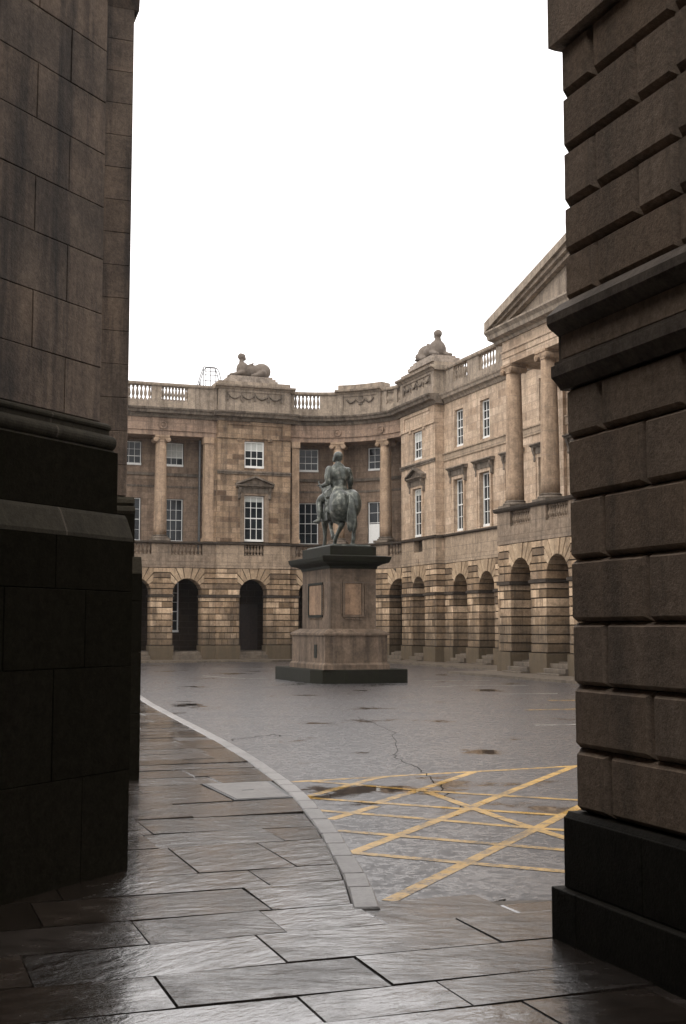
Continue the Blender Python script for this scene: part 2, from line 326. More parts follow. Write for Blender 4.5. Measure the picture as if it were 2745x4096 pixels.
# ------------------------------------------------------------------ THE COURTHOUSE RANGE
B = thing('courthouse', 'long classical sandstone courthouse range with rusticated arcade, curved colonnaded corner and pillared portico', 'building', loc=(19, 60, 0))
B.location = (0, 0, 0)
LOWC = [0.78, 1.09, 1.40, 1.72, 2.03, 2.34, 2.66, 2.97, 3.19]
UPC = [3.30, 3.60, 3.87, 4.14, 4.41, 4.66]
ZS, RA = 3.38, 0.75
def xb(z, r=RA, cap=0.86, th=34):
    h = z - ZS
    if h <= 0: return r
    c = math.sqrt(max(0, r * r - h * h)); return max(c, min(h / math.tan(R(th)), cap))
def arcade(P, s0, s1, centres, depth=0.85, seg=1, keystone=True):
    """one pier object per pier (blocks up to the springing), one spandrel and one arch object each"""
    g = 0.024
    edges = [s0] + [e for c in centres for e in (c - RA, c + RA)] + [s1]
    piers = [(edges[i], edges[i + 1], i > 0, i < len(edges) - 2) for i in range(0, len(edges), 2)]
    K = 16; zsn = [3.30 + (4.655 - 3.30) * k / K for k in range(K + 1)]
    spans = list(zip([None] + centres, centres + [None]))
    for (a, b, la, rb), (l, r) in zip(piers, spans):
        if b - a < 0.05: continue
        blk = MB(P); core = MB(P); E0 = .03
        for i in range(len(LOWC) - 1):
            z0, z1 = LOWC[i] + g, LOWC[i + 1] - g
            w = b - a; n = 1 if w < 0.35 else (2 if w < 1.2 else 4)
            cuts = [a] + sorted(a + w * ((k + (0.5 if (i % 2) else 0.0) * (1 if w >= .9 else .35)) / n) for k in range(1 if i % 2 == 0 else 0, n)) + [b] if n > 1 else [a, b]
            cuts = sorted(set(round(x, 3) for x in cuts)); cuts = [cuts[0]] + [x for x in cuts[1:-1] if x - cuts[0] > .15 and cuts[-1] - x > .15] + [cuts[-1]]
            for p, q in zip(cuts[:-1], cuts[1:]):
                blk.box(p + (0 if p == a else .008), q - (0 if q == b else .008), -depth, random.uniform(-.006, .006), z0, z1)
        core.box(a + E0, b - E0, -depth + .03, -0.045, LOWC[0] - .01, 3.2)
        for i in range(len(UPC) - 1):
            z0, z1 = UPC[i] + g, UPC[i + 1] - g
            left = (lambda z: s0) if l is None else (lambda z: l + xb(z))
            right = (lambda z: s1) if r is None else (lambda z: r - xb(z))
            zz = [z0 + (z1 - z0) * k / 3 for k in range(4)]
            mid = (left(z0) + right(z0)) / 2; wide = right(z1) - left(z1)
            if wide < 0.06: continue
            parts = ((left, lambda z, m=mid: m - .006), (lambda z, m=mid: m + .006, right)) if (wide > .7 and i % 2 == 0) else ((left, right),)
            for fl, fr in parts:
                blk.prism([(fl(z) + .004, z) for z in zz] + [(fr(z) - .004, z) for z in reversed(zz)], -depth, random.uniform(-.006, .006))
        for za, zb in zip(zsn[:-1], zsn[1:]):
            e = .03
            x0, x1 = (s0, s0) if l is None else (l + xb(za), l + xb(zb)); y0, y1 = (s1, s1) if r is None else (r - xb(za), r - xb(zb))
            core.prism([(x0 + e, za), (y0 - e, za), (y1 - e, zb), (x1 + e, zb)], -depth + .03, -0.045)
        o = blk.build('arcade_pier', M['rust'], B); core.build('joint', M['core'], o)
        MB(P).box(a - (0.05 if la else 0), b + (0.05 if rb else 0), -depth - .03, 0.07, -0.05, LOWC[0] - 0.02, max(1, int(seg * (b - a)))).build('plinth', M['plinth'], o)
        MB(P).box(a - (0.05 if la else 0), b + (0.05 if rb else 0), -depth - .02, 0.06, 3.19, 3.30, max(1, int(seg * (b - a)))).build('impost_band', M['dark'], o)
    TH = [34, 49, 64, 79, 101, 116, 131, 146]
    for c in centres:
        vs = MB(P); core = MB(P)
        for a, b in zip(TH[:-1], TH[1:]):
            key = (a == 79)
            def ray(th):
                co, si = math.cos(R(th)), math.sin(R(th))
                t = min((4.65 - ZS) / si, 0.86 / abs(co) if abs(co) > 1e-6 else 99)
                return (co * t, si * t)
            aa, bb = a + 1.0, b - 1.0
            inn = [(c - RA * math.cos(R(t)), ZS + RA * math.sin(R(t))) for t in (aa, (aa + bb) / 2, bb)]
            oa, ob = ray(aa), ray(bb); out = [(c - ob[0], ZS + ob[1]), (c - oa[0], ZS + oa[1])]
            if (abs(abs(oa[0]) - 0.86) < 1e-4) != (abs(abs(ob[0]) - 0.86) < 1e-4):
                sg = 1 if oa[0] + ob[0] > 0 else -1; out.insert(1, (c - sg * 0.86, 4.65))
            vs.prism(inn + out, -depth, (0.03 if key else 0.0) + random.uniform(-.004, .006))
        pts = [(c - (RA + .03) * math.cos(R(t)), ZS + (RA + .03) * math.sin(R(t))) for t in range(34, 147, 8)]
        core.prism(pts + [(c + .83, 4.64), (c - .83, 4.64)], -depth + .03, -.04)
        o = vs.build('arch', M['vous'], B); core.build('joint', M['core'], o)
def finish_arcade(t): pass
def wall(P, s0, s1, z0, z1, holes, mat, rev=0.22, step=None, name='wall'):
    m = MB(P)
    ss = sorted(set([s0, s1] + [h[0] for h in holes] + [h[1] for h in holes])); zs = sorted(set([z0, z1] + [h[2] for h in holes] + [h[3] for h in holes]))
    if step:
        k = int((s1 - s0) / step); ss = sorted(set(ss + [s0 + (s1 - s0) * i / k for i in range(1, k)]))
        ss2 = [ss[0]]
        for s in ss[1:]:
            if s - ss2[-1] > 1e-4: ss2.append(s)
        ss = ss2
    for a, b in zip(ss[:-1], ss[1:]):
        for c, d in zip(zs[:-1], zs[1:]):
            ms, mz = (a + b) / 2, (c + d) / 2
            if any(h[0] < ms < h[1] and h[2] < mz < h[3] for h in holes): continue
            m.face([(a, 0, c), (b, 0, c), (b, 0, d), (a, 0, d)])
    for a, b, c, d in holes:
        m.face([(a, 0, c), (a, -rev, c), (a, -rev, d), (a, 0, d)]); m.face([(b, 0, c), (b, 0, d), (b, -rev, d), (b, -rev, c)])
        m.face([(a, 0, c), (b, 0, c), (b, -rev, c), (a, -rev, c)]); m.face([(a, 0, d), (a, -rev, d), (b, -rev, d), (b, 0, d)])
    me = m.build(name, mat, B)
    return me
def window(P, s0, s1, z0, z1, d, cols=3, rows=4, blind=0.0, label=None, th=1.0):
    """sash window; frame proud of the panes"""
    f = MB(P); w = 0.06 * th
    f.box(s0, s0 + w, d - .05, d + .03, z0, z1); f.box(s1 - w, s1, d - .05, d + .03, z0, z1)
    f.box(s0 + w, s1 - w, d - .05, d + .03, z1 - w, z1); f.box(s0 - .02, s1 + .02, d - .05, d + .05, z0, z0 + 0.11)
    zi0, zi1 = z0 + .11, z1 - w
    for i in range(1, cols):
        s = s0 + w + (s1 - s0 - 2 * w) * i / cols; f.box(s - .014 * th, s + .014 * th, d - .04, d + .012, zi0, zi1)
    for j in range(1, rows):
        z = zi0 + (zi1 - zi0) * j / rows; h = (.026 if j == rows // 2 else .013) * th
        f.box(s0 + w, s1 - w, d - .04, d + (.022 if j == rows // 2 else .008), z - h, z + h)
    o = f.build('window', M['white'], B)
    if label: o['label'] = label
    MB(P).box(s0 + w / 2, s1 - w / 2, d - .045, d - .02, z0 + .05, z1 - .03).build('pane', M['glass'], o)
    if blind: MB(P).box(s0 + w, s1 - w, d - .019, d - .012, z1 - w - blind, z1 - w).build('blind', M['blind'], o)
    return o
def surround(P, s0, s1, z0, z1, w=0.17, dd=0.06, mat='bandp'):
    m = MB(P); m.box(s0 - w, s0 - .002, -.04, dd, z0, z1 + w); m.box(s1 + .002, s1 + w, -.04, dd, z0, z1 + w); m.box(s0 - .002, s1 + .002, -.04, dd, z1 + .002, z1 + w)
    m.box(s0 - w - .05, s0 - w, -.04, dd + .03, z0, z1 + w); m.box(s1 + w, s1 + w + .05, -.04, dd + .03, z0, z1 + w)
    return m.build('window_surround', M[mat], B)
def hood(P, c, z, wd, ped=False, dd=0.28):
    m = MB(P)
    m.box(c - wd + .14, c + wd - .14, -.02, .09, z - .34, z - .07)
    m.profile(c - wd, c + wd, [(-.02, z - .07), (dd * .55, z - .07), (dd * .7, z - .02), (dd, z + .02), (dd, z + .07), (-.02, z + .10)])
    if ped:
        h = wd * .46
        m.prism([(c - wd * .86, z + .10), (c + wd * .86, z + .10), (c, z + h)], -.02, dd * .35)
        for sg in (-1, 1):
            m.prism([(c + sg * (wd + .02), z + .08), (c + sg * (wd + .02), z + .16), (c, z + h + .10), (c, z + h)], -.02, dd)
    o = m.build('pediment' if ped else 'window_hood', M['cornice'], B)
    for sg in (-1, 1):
        k = MB(P); k.profile(c + sg * (wd - .2) - .07, c + sg * (wd - .2) + .07, [(0, z - .08), (dd * .8, z - .08), (dd * .75, z - .2), (.1, z - .42), (.12, z - .62), (0.0, z - .68)]); k.build('console', M['cornice'], o)
    return o
def cornice(P, s0, s1, z0, seg=1, proj=0.42, mat='cornice', ret=0.0):
    m = MB(P)
    m.profile(s0, s1, [(-.3, z0), (.05, z0), (.10, z0 + .10), (.16, z0 + .16), (proj * .72, z0 + .20), (proj * .80, z0 + .31), (proj * .95, z0 + .38), (proj, z0 + .46), (-.3, z0 + .50)], seg)
    return m.build('cornice', M[mat], B)
BAL = None
def baluster_mesh():
    m = MB(); h = 0.56
    m.lathe([(.085, 0), (.085, .06), (.05, .08), (.045, .12), (.085, .22), (.082, .28), (.045, .42), (.04, .46), (.065, .48), (.065, .56)], 10)
    me = m.build('baluster', M['parapet'], None); d = me.data; bpy.data.objects.remove(me); return d
BM = baluster_mesh()
BMD = BM.copy(); BMD.materials.clear(); BMD.materials.append(M['band'])
def balusters(P, parent, s0, s1, n, d, z0, h=0.56, dark=False, sc=1.0):
    for i in range(n):
        s = s0 + (s1 - s0) * (i + .5) / n; x, y, z = P(s, d, z0)
        o = bpy.data.objects.new('baluster', BMD if dark else BM); link(o, parent); o.location = (x, y, z); o.scale = (sc, sc, h / .56)
def parapet(P, s0, s1, opens, seg=1, zb=12.72, d=0.0, nb=8, rail=13.86, back=.25, sc=1.0):
    """blocking course, pierced balustrade, rail; opens = [(a, b)]"""
    m = MB(P); m.box(s0, s1, d - back - .06, d + .03, zb, 13.12, seg)
    m.profile(s0, s1, [(d - back - .04, rail), (d + .06, rail), (d + .09, rail + .06), (d + .09, rail + .15), (d - back - .04, rail + .2)], seg)
    e = [s0] + [x for o in opens for x in o] + [s1]
    for a, b in zip(e[::2], e[1::2]):
        if b - a > .02: m.box(a, b, d - back, d, 13.12, rail, max(1, int(seg * (b - a) / (s1 - s0))))
    o = m.build('parapet_balustrade', M['parapet'], B)
    for a, b in opens: balusters(P, o, a, b, nb, d - back / 2, 13.12, rail - 13.12, sc=sc)
    return o
def balcony(P, s0, s1, opens, seg=1, d=0.0, back=.3, nb=7, depth=1.4, name='balcony_balustrade', mat='band'):
    m = MB(P); m.box(s0, s1, -back if depth < .5 else -depth, d + .02, 4.67, 4.97, seg); m.box(s0, s1, -back if depth < .5 else -depth, d + .0, 4.98, 5.31, seg)
    e = [s0] + [x for o in opens for x in o] + [s1]
    for a, b in zip(e[::2], e[1::2]):
        if b - a > .02: m.box(a, b, d - back, d, 5.31, 5.86, max(1, int(seg * (b - a) / (s1 - s0))))
    o = m.build(name, M[mat], B)
    c = MB(P); c.profile(s0, s1, [(d - back - .04, 5.86), (d + .06, 5.86), (d + .10, 5.91), (d + .10, 5.98), (d - back - .04, 6.02)], seg); c.build('coping', M['dark'], o)
    for a, b in opens:
        balusters(P, o, a, b, nb, d - back / 2, 5.31, .55, True)
    return o
def column(P, s, d, z0=6.02, z1=11.36, r0=.325, r1=.27, ang=0.0):
    x, y, _ = P(s, d, 0)
    m = MB(); H = z1 - z0
    prof = []
    for k in range(13):
        t = k / 12; prof.append((r0 + (r1 - r0) * (t ** 1.6), z0 + .28 + (H - .28 - .34) * t))
    m.lathe(prof, 28)
    o = m.build('column', M['column'], B, smooth=False, loc=(x, y, 0))
    for p in o.data.polygons:
        if len(p.vertices) == 4: p.use_smooth = True
    b = MB(); b.lathe([(r0 + .11, z0 + .10), (r0 + .13, z0 + .14), (r0 + .11, z0 + .19), (r0 + .04, z0 + .21), (r0 + .06, z0 + .26), (r0 + .01, z0 + .29)], 28)
    q = r0 + .14; b.box(-q, q, -q, q, z0 - .02, z0 + .10)
    bo = b.build('column_base', M['cornice'], o); bo.rotation_euler = (0, 0, ang)
    c = MB(); zc = z1 - .34
    c.lathe([(r1, zc - .01), (r1 + .03, zc + .02), (r1 + .02, zc + .06), (r1 + .08, zc + .20)], 24)
    c.box(-r1 - .10, r1 + .10, -r1 - .08, r1 + .08, zc + .25, zc + .34)
    for sx_ in (-1, 1):                                              # volutes, axis front to back
        n = 14; cx = sx_ * (r1 + .045)
        for rr, dd in ((.125, r1 + .06), (.08, r1 + .085), (.035, r1 + .10)):
            V = [(cx + rr * math.cos(k * 6.2832 / n), -dd, zc + .12 + rr * math.sin(k * 6.2832 / n)) for k in range(n)] + [(cx + rr * math.cos(k * 6.2832 / n), dd, zc + .12 + rr * math.sin(k * 6.2832 / n)) for k in range(n)]
            c.solid(V, [tuple(range(n))[::-1], tuple(range(n, 2 * n))] + [(k, (k + 1) % n, n + (k + 1) % n, n + k) for k in range(n)])
    c.box(-r1 - .08, r1 + .08, -r1 - .04, r1 + .04, zc + .13, zc + .25)
    co = c.build('capital', M['column'], o); co.rotation_euler = (0, 0, ang)
    return o
def entabl(P, s0, s1, seg=1, d=0.0, z0=11.36, z1=12.25, depth=.7, mat='redfrieze'):
    m = MB(P); m.box(s0, s1, -depth, d - .03, z0, z0 + .24, seg); m.box(s0, s1, -depth, d, z0 + .24, z1, seg)
    m.box(s0, s1, -depth, d + .03, z0 + .245, z0 + .29, seg)
    return m.build('entablature', M[mat], B)
def roundel(P, s, z, d=0.02, r=.2):
    x, y, _ = P(s, d, 0)
    m = MB(P); n = 16
    V = []; rings = [(r, 0), (r, .04), (r * .78, .05), (r * .72, .015), (r * .4, .01), (r * .3, .05), (0.02, .06)]
    for rr, dd in rings: V += [(s + rr * math.cos(k * 6.2832 / n), d + dd, z + rr * math.sin(k * 6.2832 / n)) for k in range(n)]
    F = [(i * n + k, i * n + (k + 1) % n, (i + 1) * n + (k + 1) % n, (i + 1) * n + k) for i in range(len(rings) - 1) for k in range(n)]
    m.solid(V, F); m.build('roundel', M['redfrieze'], B)

# --- left straight range (s = x)
LC = [11.6, 14.2]                                                    # arch centres left of the pavilion
finish_arcade(arcade(LFT, 8.0, 15.65, [9.0] + LC))
balcony(LFT, 8.0, 15.65, [(10.7, 12.35), (13.35, 14.95)], nb=8)
LW = [10.0, 11.55, 13.75]
holes = []
for c in LW: holes += [(c - .5, c + .5, 6.0, 8.28), (c - .5, c + .5, 9.95, 11.2)]
REC = 1.4
RW = flatF(VL + REC)
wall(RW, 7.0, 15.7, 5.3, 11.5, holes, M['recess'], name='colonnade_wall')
for i, c in enumerate(LW):
    window(RW, c - .47, c + .47, 6.02, 8.26, -.12, th=.6); window(RW, c - .47, c + .47, 9.97, 11.18, -.12, 3, 3, blind=(.0 if i == 1 else .75), th=.6)
m = MB(RW); m.box(7, 15.55, 0, .08, 9.45, 9.6); m.box(7, 15.55, 0, .03, 8.85, 8.95); m.build('string_course', M['cornice'], B)
MB(LFT).box(15.52, 15.66, -REC - .2, -.02, 5.32, 11.36).build('return_wall', M['pav'], B)
MB().tube([(14.95, VL + .8, 5.4), (14.95, VL + .8, 11.3)], .07).build('drainpipe', M['steel'], B)
for s in (10.2, 12.83): column(LFT, s, -.36)
m = MB(LFT); m.box(15.05, 15.55, -.55, -.10, 6.02, 11.05); m.box(14.98, 15.6, -.6, -.04, 6.02, 6.2); m.box(14.98, 15.6, -.6, -.04, 11.05, 11.36); m.build('pilaster', M['column'], B)
entabl(LFT, 7, 15.64, d=-.02, depth=1.7); roundel(LFT, 12.83, 11.86); cornice(LFT, 7, 15.62, 12.25)
parapet(LFT, 7, 15.62, [(8.6, 10.1), (10.6, 12.25), (12.75, 14.1)], d=.02, nb=8)

# --- left pavilion
PC = 17.6
finish_arcade(arcade(PAVL, 15.65, 19.55, [PC]))
def pavilion(P, c, hw, body='pav', attic_loc=None, big=False):
    a, b = c - hw, c + hw
    m = MB(P); m.box(a - .01, b + .01, -.9, .02, 4.67, 4.97); m.box(a - .008, b + .008, -.9, .0, 4.98, 5.31); m.box(a - .008, c - .52, -.3, 0, 5.31, 5.86); m.box(c + .52, b + .008, -.3, 0, 5.31, 5.86); m.box(c - .17, c + .17, .0, .08, 4.66, 4.96)
    o = m.build('balcony_band', M['bandp'], B)
    MB(P).profile(a - .08, b + .08, [(-.4, 5.86), (.06, 5.86), (.10, 5.91), (.10, 5.98), (-.4, 6.02)]).build('coping', M['dark'], o)
    MB(P).box(c - .52, c + .52, -.45, -.28, 5.31, 5.86).build('recess_panel', M['core'], o)
    if not big: balusters(P, o, c - .5, c + .5, 6, -.1, 5.31, .55, True)
    wall(P, a, b, 6.02, 11.36, [(c - .53, c + .53, 6.02, 8.42), (c - .53, c + .53, 9.84, 11.24)], M[body], name='pavilion_wall')
    MB(P).box(a - .004, a + .01, -1.6, -.004, 4.67, 12.26).build('pavilion_return', M[body], B); MB(P).box(b - .01, b + .004, -1.6, -.004, 4.67, 12.26).build('pavilion_return', M[body], B)
    window(P, c - .52, c + .52, 6.06, 8.40, -.12, blind=.24, label='tall window under the pediment')
    window(P, c - .52, c + .52, 9.86, 11.22, -.12, 3, 3, blind=.42)
    surround(P, c - .53, c + .53, 6.02, 8.42, mat='pale' if big else 'band'); hood(P, c, 8.88, 1.0, True)
    m = MB(P); m.box(a - .03, b + .03, 0, .05, 9.50, 9.60); m.box(a - .04, b + .04, 0, .09, 9.60, 9.68); m.build('string_course', M['cornice'], B)
    # frieze zone with sunk panel, guttae, cornice
    m = MB(P); m.box(a - .008, b + .008, -.5, .0, 11.42, 12.25); m.box(a - .03, b + .03, -.2, .07, 11.36, 11.42)
    m.box(a + .02, a + .5, 0, .05, 11.42, 12.2); m.box(b - .5, b - .02, 0, .05, 11.42, 12.2); m.box(a + .5, b - .5, 0, .05, 12.06, 12.2)
    m.box(c - .95, c - .7, 0, .06, 11.24, 11.36); m.box(c + .7, c + .95, 0, .06, 11.24, 11.36); m.build('frieze', M[body], B)
    cornice(P, a - .28, b + .28, 12.25, proj=.5)
    # attic
    m = MB(P); m.box(a, b, -1.7, .08, 12.76, 13.08); m.box(a + .02, b - .02, -1.7, .0, 13.08, 13.9)
    m.box(a + .02, a + .36, 0, .05, 13.08, 13.9); m.box(b - .36, b - .02, 0, .05, 13.08, 13.9); m.box(a + .36, b - .36, 0, .05, 13.78, 13.9); m.box(a + .36, b - .36, 0, .05, 13.08, 13.2)
    o = m.build('attic_block', M['parapet'], B)
    MB(P).profile(a - .2, b + .2, [(-1.7, 13.9), (.08, 13.9), (.14, 13.98), (.26, 14.03), (.28, 14.12), (-1.7, 14.14)]).box(a + .02, b - .02, -1.5, .0, 14.14, 14.34).build('attic_cornice', M['parapet'], o)
    g = MB(P); n = 4; w = (2 * hw - 1.0) / n
    for i in range(n):
        x0 = a + .5 + i * w
        pts = [(x0 + w * k / 8, .04, 13.66 - .22 * math.sin(math.pi * k / 8)) for k in range(9)]
        g.tube(pts, .05, 6); g.box(x0 - .04, x0 + .04, 0, .07, 13.32, 13.74)
    g.box(b - .54, b - .46, 0, .07, 13.32, 13.74); g.build('garland', M['cornice'], o)
pavilion(PAVL, PC, 1.95)

# --- curved corner
L90 = CR * math.pi / 2
def cs(deg): return CR * R(deg)
finish_arcade(arcade(curveF, cs(0), cs(90), [cs(15), cs(45), cs(75)], seg=3))
balcony(curveF, 0, L90, [(cs(4), cs(25.5)), (cs(35), cs(55)), (cs(65), cs(86))], seg=24, nb=8)
CWF = lambda s, d, z: curveF(s, d - REC, z)
holes = []
for dg in (13.5, 48, 73.5): holes += [(cs(dg) - .42, cs(dg) + .42, 6.0, 8.3), (cs(dg) - .42, cs(dg) + .42, 9.95, 11.2)]
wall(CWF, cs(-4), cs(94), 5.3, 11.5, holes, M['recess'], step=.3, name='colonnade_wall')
for dg in (13.5, 48, 73.5):
    c = cs(dg); wn = window(CWF, c - .40, c + .40, 6.02, 8.28, -.12, 3 if dg < 40 else 2, th=.6); window(CWF, c - .40, c + .40, 9.97, 11.18, -.12, 3, 3, th=.6)
MB(CWF).box(cs(48) - .36, cs(48) + .36, -.1, -.07, 6.1, 7.12).build('white_board', M['white'], B)
MB(CWF).box(cs(-3), cs(93), 0, .08, 9.42, 9.58, 24).box(cs(-3), cs(93), 0, .03, 8.82, 8.93, 24).build('string_course', M['cornice'], B)
for dg in (30, 60): column(curveF, cs(dg), -.36, ang=-R(dg)); roundel(curveF, cs(dg), 11.86)
m = MB(curveF); m.box(cs(2), cs(6.5), -.55, -.1, 6.02, 11.05); m.box(cs(1.5), cs(7), -.58, -.04, 11.05, 11.36); m.box(cs(1.5), cs(7), -.58, -.04, 6.02, 6.25); m.build('pilaster', M['column'], B)
entabl(curveF, 0, L90, 24, d=-.02, depth=1.7); cornice(curveF, cs(-1), cs(91), 12.25, 24)
parapet(curveF, cs(0), cs(90), [(cs(3), cs(19)), (cs(64.5), cs(71)), (cs(74), cs(84))], 24, d=.02, nb=7)
m = MB(curveF); a, b = cs(30.5), cs(60.5)
m.box(a, b, -.7, .12, 12.76, 13.05, 8); m.box(a, b, -.7, .06, 13.05, 13.86, 8); m.box(a, a + .3, .06, .11, 13.05, 13.86, 2); m.box(b - .3, b, .06, .11, 13.05, 13.86, 2); m.box(a + .3, b - .3, .06, .11, 13.74, 13.86, 6)
ob = m.build('attic_block', M['parapet'], B)
MB(curveF).profile(a - .14, b + .14, [(-.7, 13.86), (.14, 13.86), (.2, 13.94), (.34, 13.99), (.36, 14.08), (-.7, 14.1)], 10).box(a, b, -.7, .02, 14.1, 14.38, 8).build('attic_cornice', M['parapet'], ob)
g = MB(curveF); c0 = (a + b) / 2
g.tube([(c0 - .8 + 1.6 * k / 12, .09, 13.6 - .2 * abs(math.sin(3.1416 * k / 4))) for k in range(13)], .06, 6); g.lathe([(.0, 0)], 3) if False else None
g.box(c0 - .12, c0 + .12, .05, .12, 13.3, 13.7); g.build('garland', M['cornice'], ob)

# --- right pavilion and wing (s = -y)
PR = -55.8
finish_arcade(arcade(PAVR, -57.87, -53.7, [PR]))
pavilion(PAVR, PR, 2.08, body='pale', big=True)
WC = [-52.05, -49.35]
finish_arcade(arcade(WNG, -53.7, -41.4, WC + [-46.65]))
MB(WNG).box(-53.7, -24, -.3, .02, 4.67, 4.97).box(-53.7, -24, -.3, .0, 4.98, 5.9).build('plain_band', M['bandp'], B)
MB(WNG).profile(-53.7, -24, [(-.3, 5.9), (.06, 5.9), (.12, 5.95), (.12, 6.02), (-.3, 6.04)]).build('string_course', M['dark'], B)
WW = [-52.05, -49.35, -46.65, -43.95, -41.25, -38.6, -36.0, -33.4]
holes = []
for c in WW: holes += [(c - .5, c + .5, 6.08, 8.5), (c - .47, c + .47, 10.0, 11.75)]
wall(WNG, -53.7, -24, 6.02, 12.3, holes, M['pale'], rev=.3)
for c in WW:
    window(WNG, c - .49, c + .49, 6.10, 8.48, -.17); window(WNG, c - .46, c + .46, 10.02, 11.73, -.17)
    surround(WNG, c - .5, c + .5, 6.04, 8.5, w=.16, mat='pale'); hood(WNG, c, 9.0, .95, False, dd=.26)
MB(WNG).box(-53.7, -24, 0, .05, 9.5, 9.82).box(-53.7, -24, 0, .10, 9.82, 9.88).build('string_course', M['bandp'], B)
cornice(WNG, -53.7, -24, 12.25, proj=.34, mat='parapet')
parapet(WNG, -53.4, -40, [(-52.6, -51.1), (-49.9, -48.2)], d=.0, nb=6, back=.2, sc=.72)

# --- portico
finish_arcade(arcade(PRT, -41.5, -28.0, [-39.76, -37.13, -34.5, -31.87, -29.3], depth=.95))
PCOL = [-41.05, -38.42, -35.8, -33.2, -30.6]
m = MB(PRT); m.box(-41.5, -28, -3.5, .02, 4.67, 4.97); m.box(-41.5, -28, -3.5, 0, 4.98, 5.31)
op = [(-40.5, -38.95), (-37.87, -36.35), (-35.25, -33.75)]
e = [-41.5] + [x for o_ in op for x in o_] + [-28]
for a, b in zip(e[::2], e[1::2]): m.box(a, b, -.36, 0, 5.31, 5.86)
ob = m.build('portico_balcony', M['band'], B)
MB(PRT).profile(-41.62, -28, [(-3.3, 5.86), (.06, 5.86), (.12, 5.92), (.14, 6.0), (-3.3, 6.02)]).build('coping', M['dark'], ob)
for i, (a, b) in enumerate(op[:2]): balusters(PRT, ob, a, b, 9, -.15, 5.31, .55, True)
MB(PRT).box(-41.5, -28, -.34, -.3, 5.31, 5.86).build('recess_panel', M['core'], ob)
for s in PCOL: column(PRT, s, -.52, 6.02, 11.4, .335, .275, ang=-R(90))
m = MB(WNG); m.box(-42.95, -42.3, 0, .14, 6.04, 11.1); m.box(-43.05, -42.2, 0, .22, 11.1, 11.4); m.build('pilaster', M['pale'], B)
EF = sideF(UQ + .24)
m = MB(EF); m.box(-41.4, -27.5, -3.2, 0, 11.4, 11.66); m.box(-41.4, -27.5, -3.2, .03, 11.66, 11.9); m.box(-41.4, -27.5, -3.2, .0, 11.9, 12.3); m.box(-41.43, -27.5, -3.2, .07, 11.88, 11.93)
m.build('portico_entablature', M['pale'], B)
m = MB(EF); m.profile(-41.9, -27, [(-3.2, 12.3), (.06, 12.3), (.12, 12.4), (.36, 12.46), (.40, 12.6), (.52, 12.72), (.52, 12.78), (-3.2, 12.8)]); m.build('cornice', M['parapet'], B)
m = MB(EF); ap = -34.2; x0 = -41.9; sl = .268
for k in range(1):
    za = 12.78; zt = za + (ap - x0) * sl
    m.prism([(x0 + .9, 12.8), (ap, zt - .18), (-27.0, 12.8)], -3.2, -.02)
    for dd, lo, hi in ((.5, .12, .36), (.36, -.06, .12), (.2, -.2, -.06)):
        m.prism([(x0 + (0 if dd > .4 else .35), za + (.0 if dd > .4 else lo + .35 * sl)), (x0, za + hi) if dd > .4 else (x0 + .35, za + hi + .35 * sl), (ap, zt + hi), (ap, zt + lo)], -3.2, dd)
        m.prism([(ap, zt + lo), (ap, zt + hi), (ap - (x0 - ap), za + hi), (ap - (x0 - ap), za)], -3.2, dd)
m.build('portico_pediment', M['parapet'], B)

# --- inside of the arcade, steps, floors, roof mass
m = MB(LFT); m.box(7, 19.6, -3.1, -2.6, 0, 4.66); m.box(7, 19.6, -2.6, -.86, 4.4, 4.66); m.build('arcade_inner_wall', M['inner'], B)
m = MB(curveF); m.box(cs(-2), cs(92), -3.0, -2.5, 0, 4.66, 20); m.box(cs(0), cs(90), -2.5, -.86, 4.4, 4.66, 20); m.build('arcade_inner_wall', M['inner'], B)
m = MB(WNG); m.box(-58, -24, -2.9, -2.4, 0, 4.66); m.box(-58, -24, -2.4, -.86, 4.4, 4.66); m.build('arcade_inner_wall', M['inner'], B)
MB(LFT).box(7, 19.6, -2.6, -.3, -.05, .48).build('arcade_floor', M['step'], B); MB(curveF).box(0, L90, -2.5, -.3, -.05, .478, 20).build('arcade_floor', M['step'], B)
MB(WNG).box(-57.8, -41.4, -2.4, -.3, -.05, .482).build('arcade_floor', M['step'], B); MB(PRT).box(-41.4, -28, -3.4, -.4, -.05, .484).build('arcade_floor', M['step'], B)
# window and doors on the inner wall
IW = flatF(VL + 2.6)
f = window(IW, 13.38, 14.3, 1.42, 4.0, .04, 3, 5)
m = MB(IW); m.box(17.6, 18.6, 0, .06, .48, 2.9); m.box(17.68, 18.08, .06, .09, .6, 1.5); m.box(18.14, 18.52, .06, .09, .6, 1.5); m.box(17.68, 18.08, .06, .09, 1.6, 2.8); m.box(18.14, 18.52, .06, .09, 1.6, 2.8); m.build('door', M['door'], B)
def steps(P, c, n=3, out=.9):
    m = MB(P)
    for k in range(n):
        m.cbox(c - RA + .02 - .0 * k, c + RA - .02, -.5, .42 - k * .24 + random.uniform(-.01, .01), -.04 + k * .155, .115 + k * .155, .012)
    m.build('steps', M['step'], B)
for c in [9.0] + LC: steps(LFT, c)
steps(PAVL, PC)
for dg in (15, 45, 75): steps(curveF, cs(dg))
steps(PAVR, PR)
for c in WC: steps(WNG, c)
for c in (-39.76, -37.13, -34.5): steps(PRT, c)
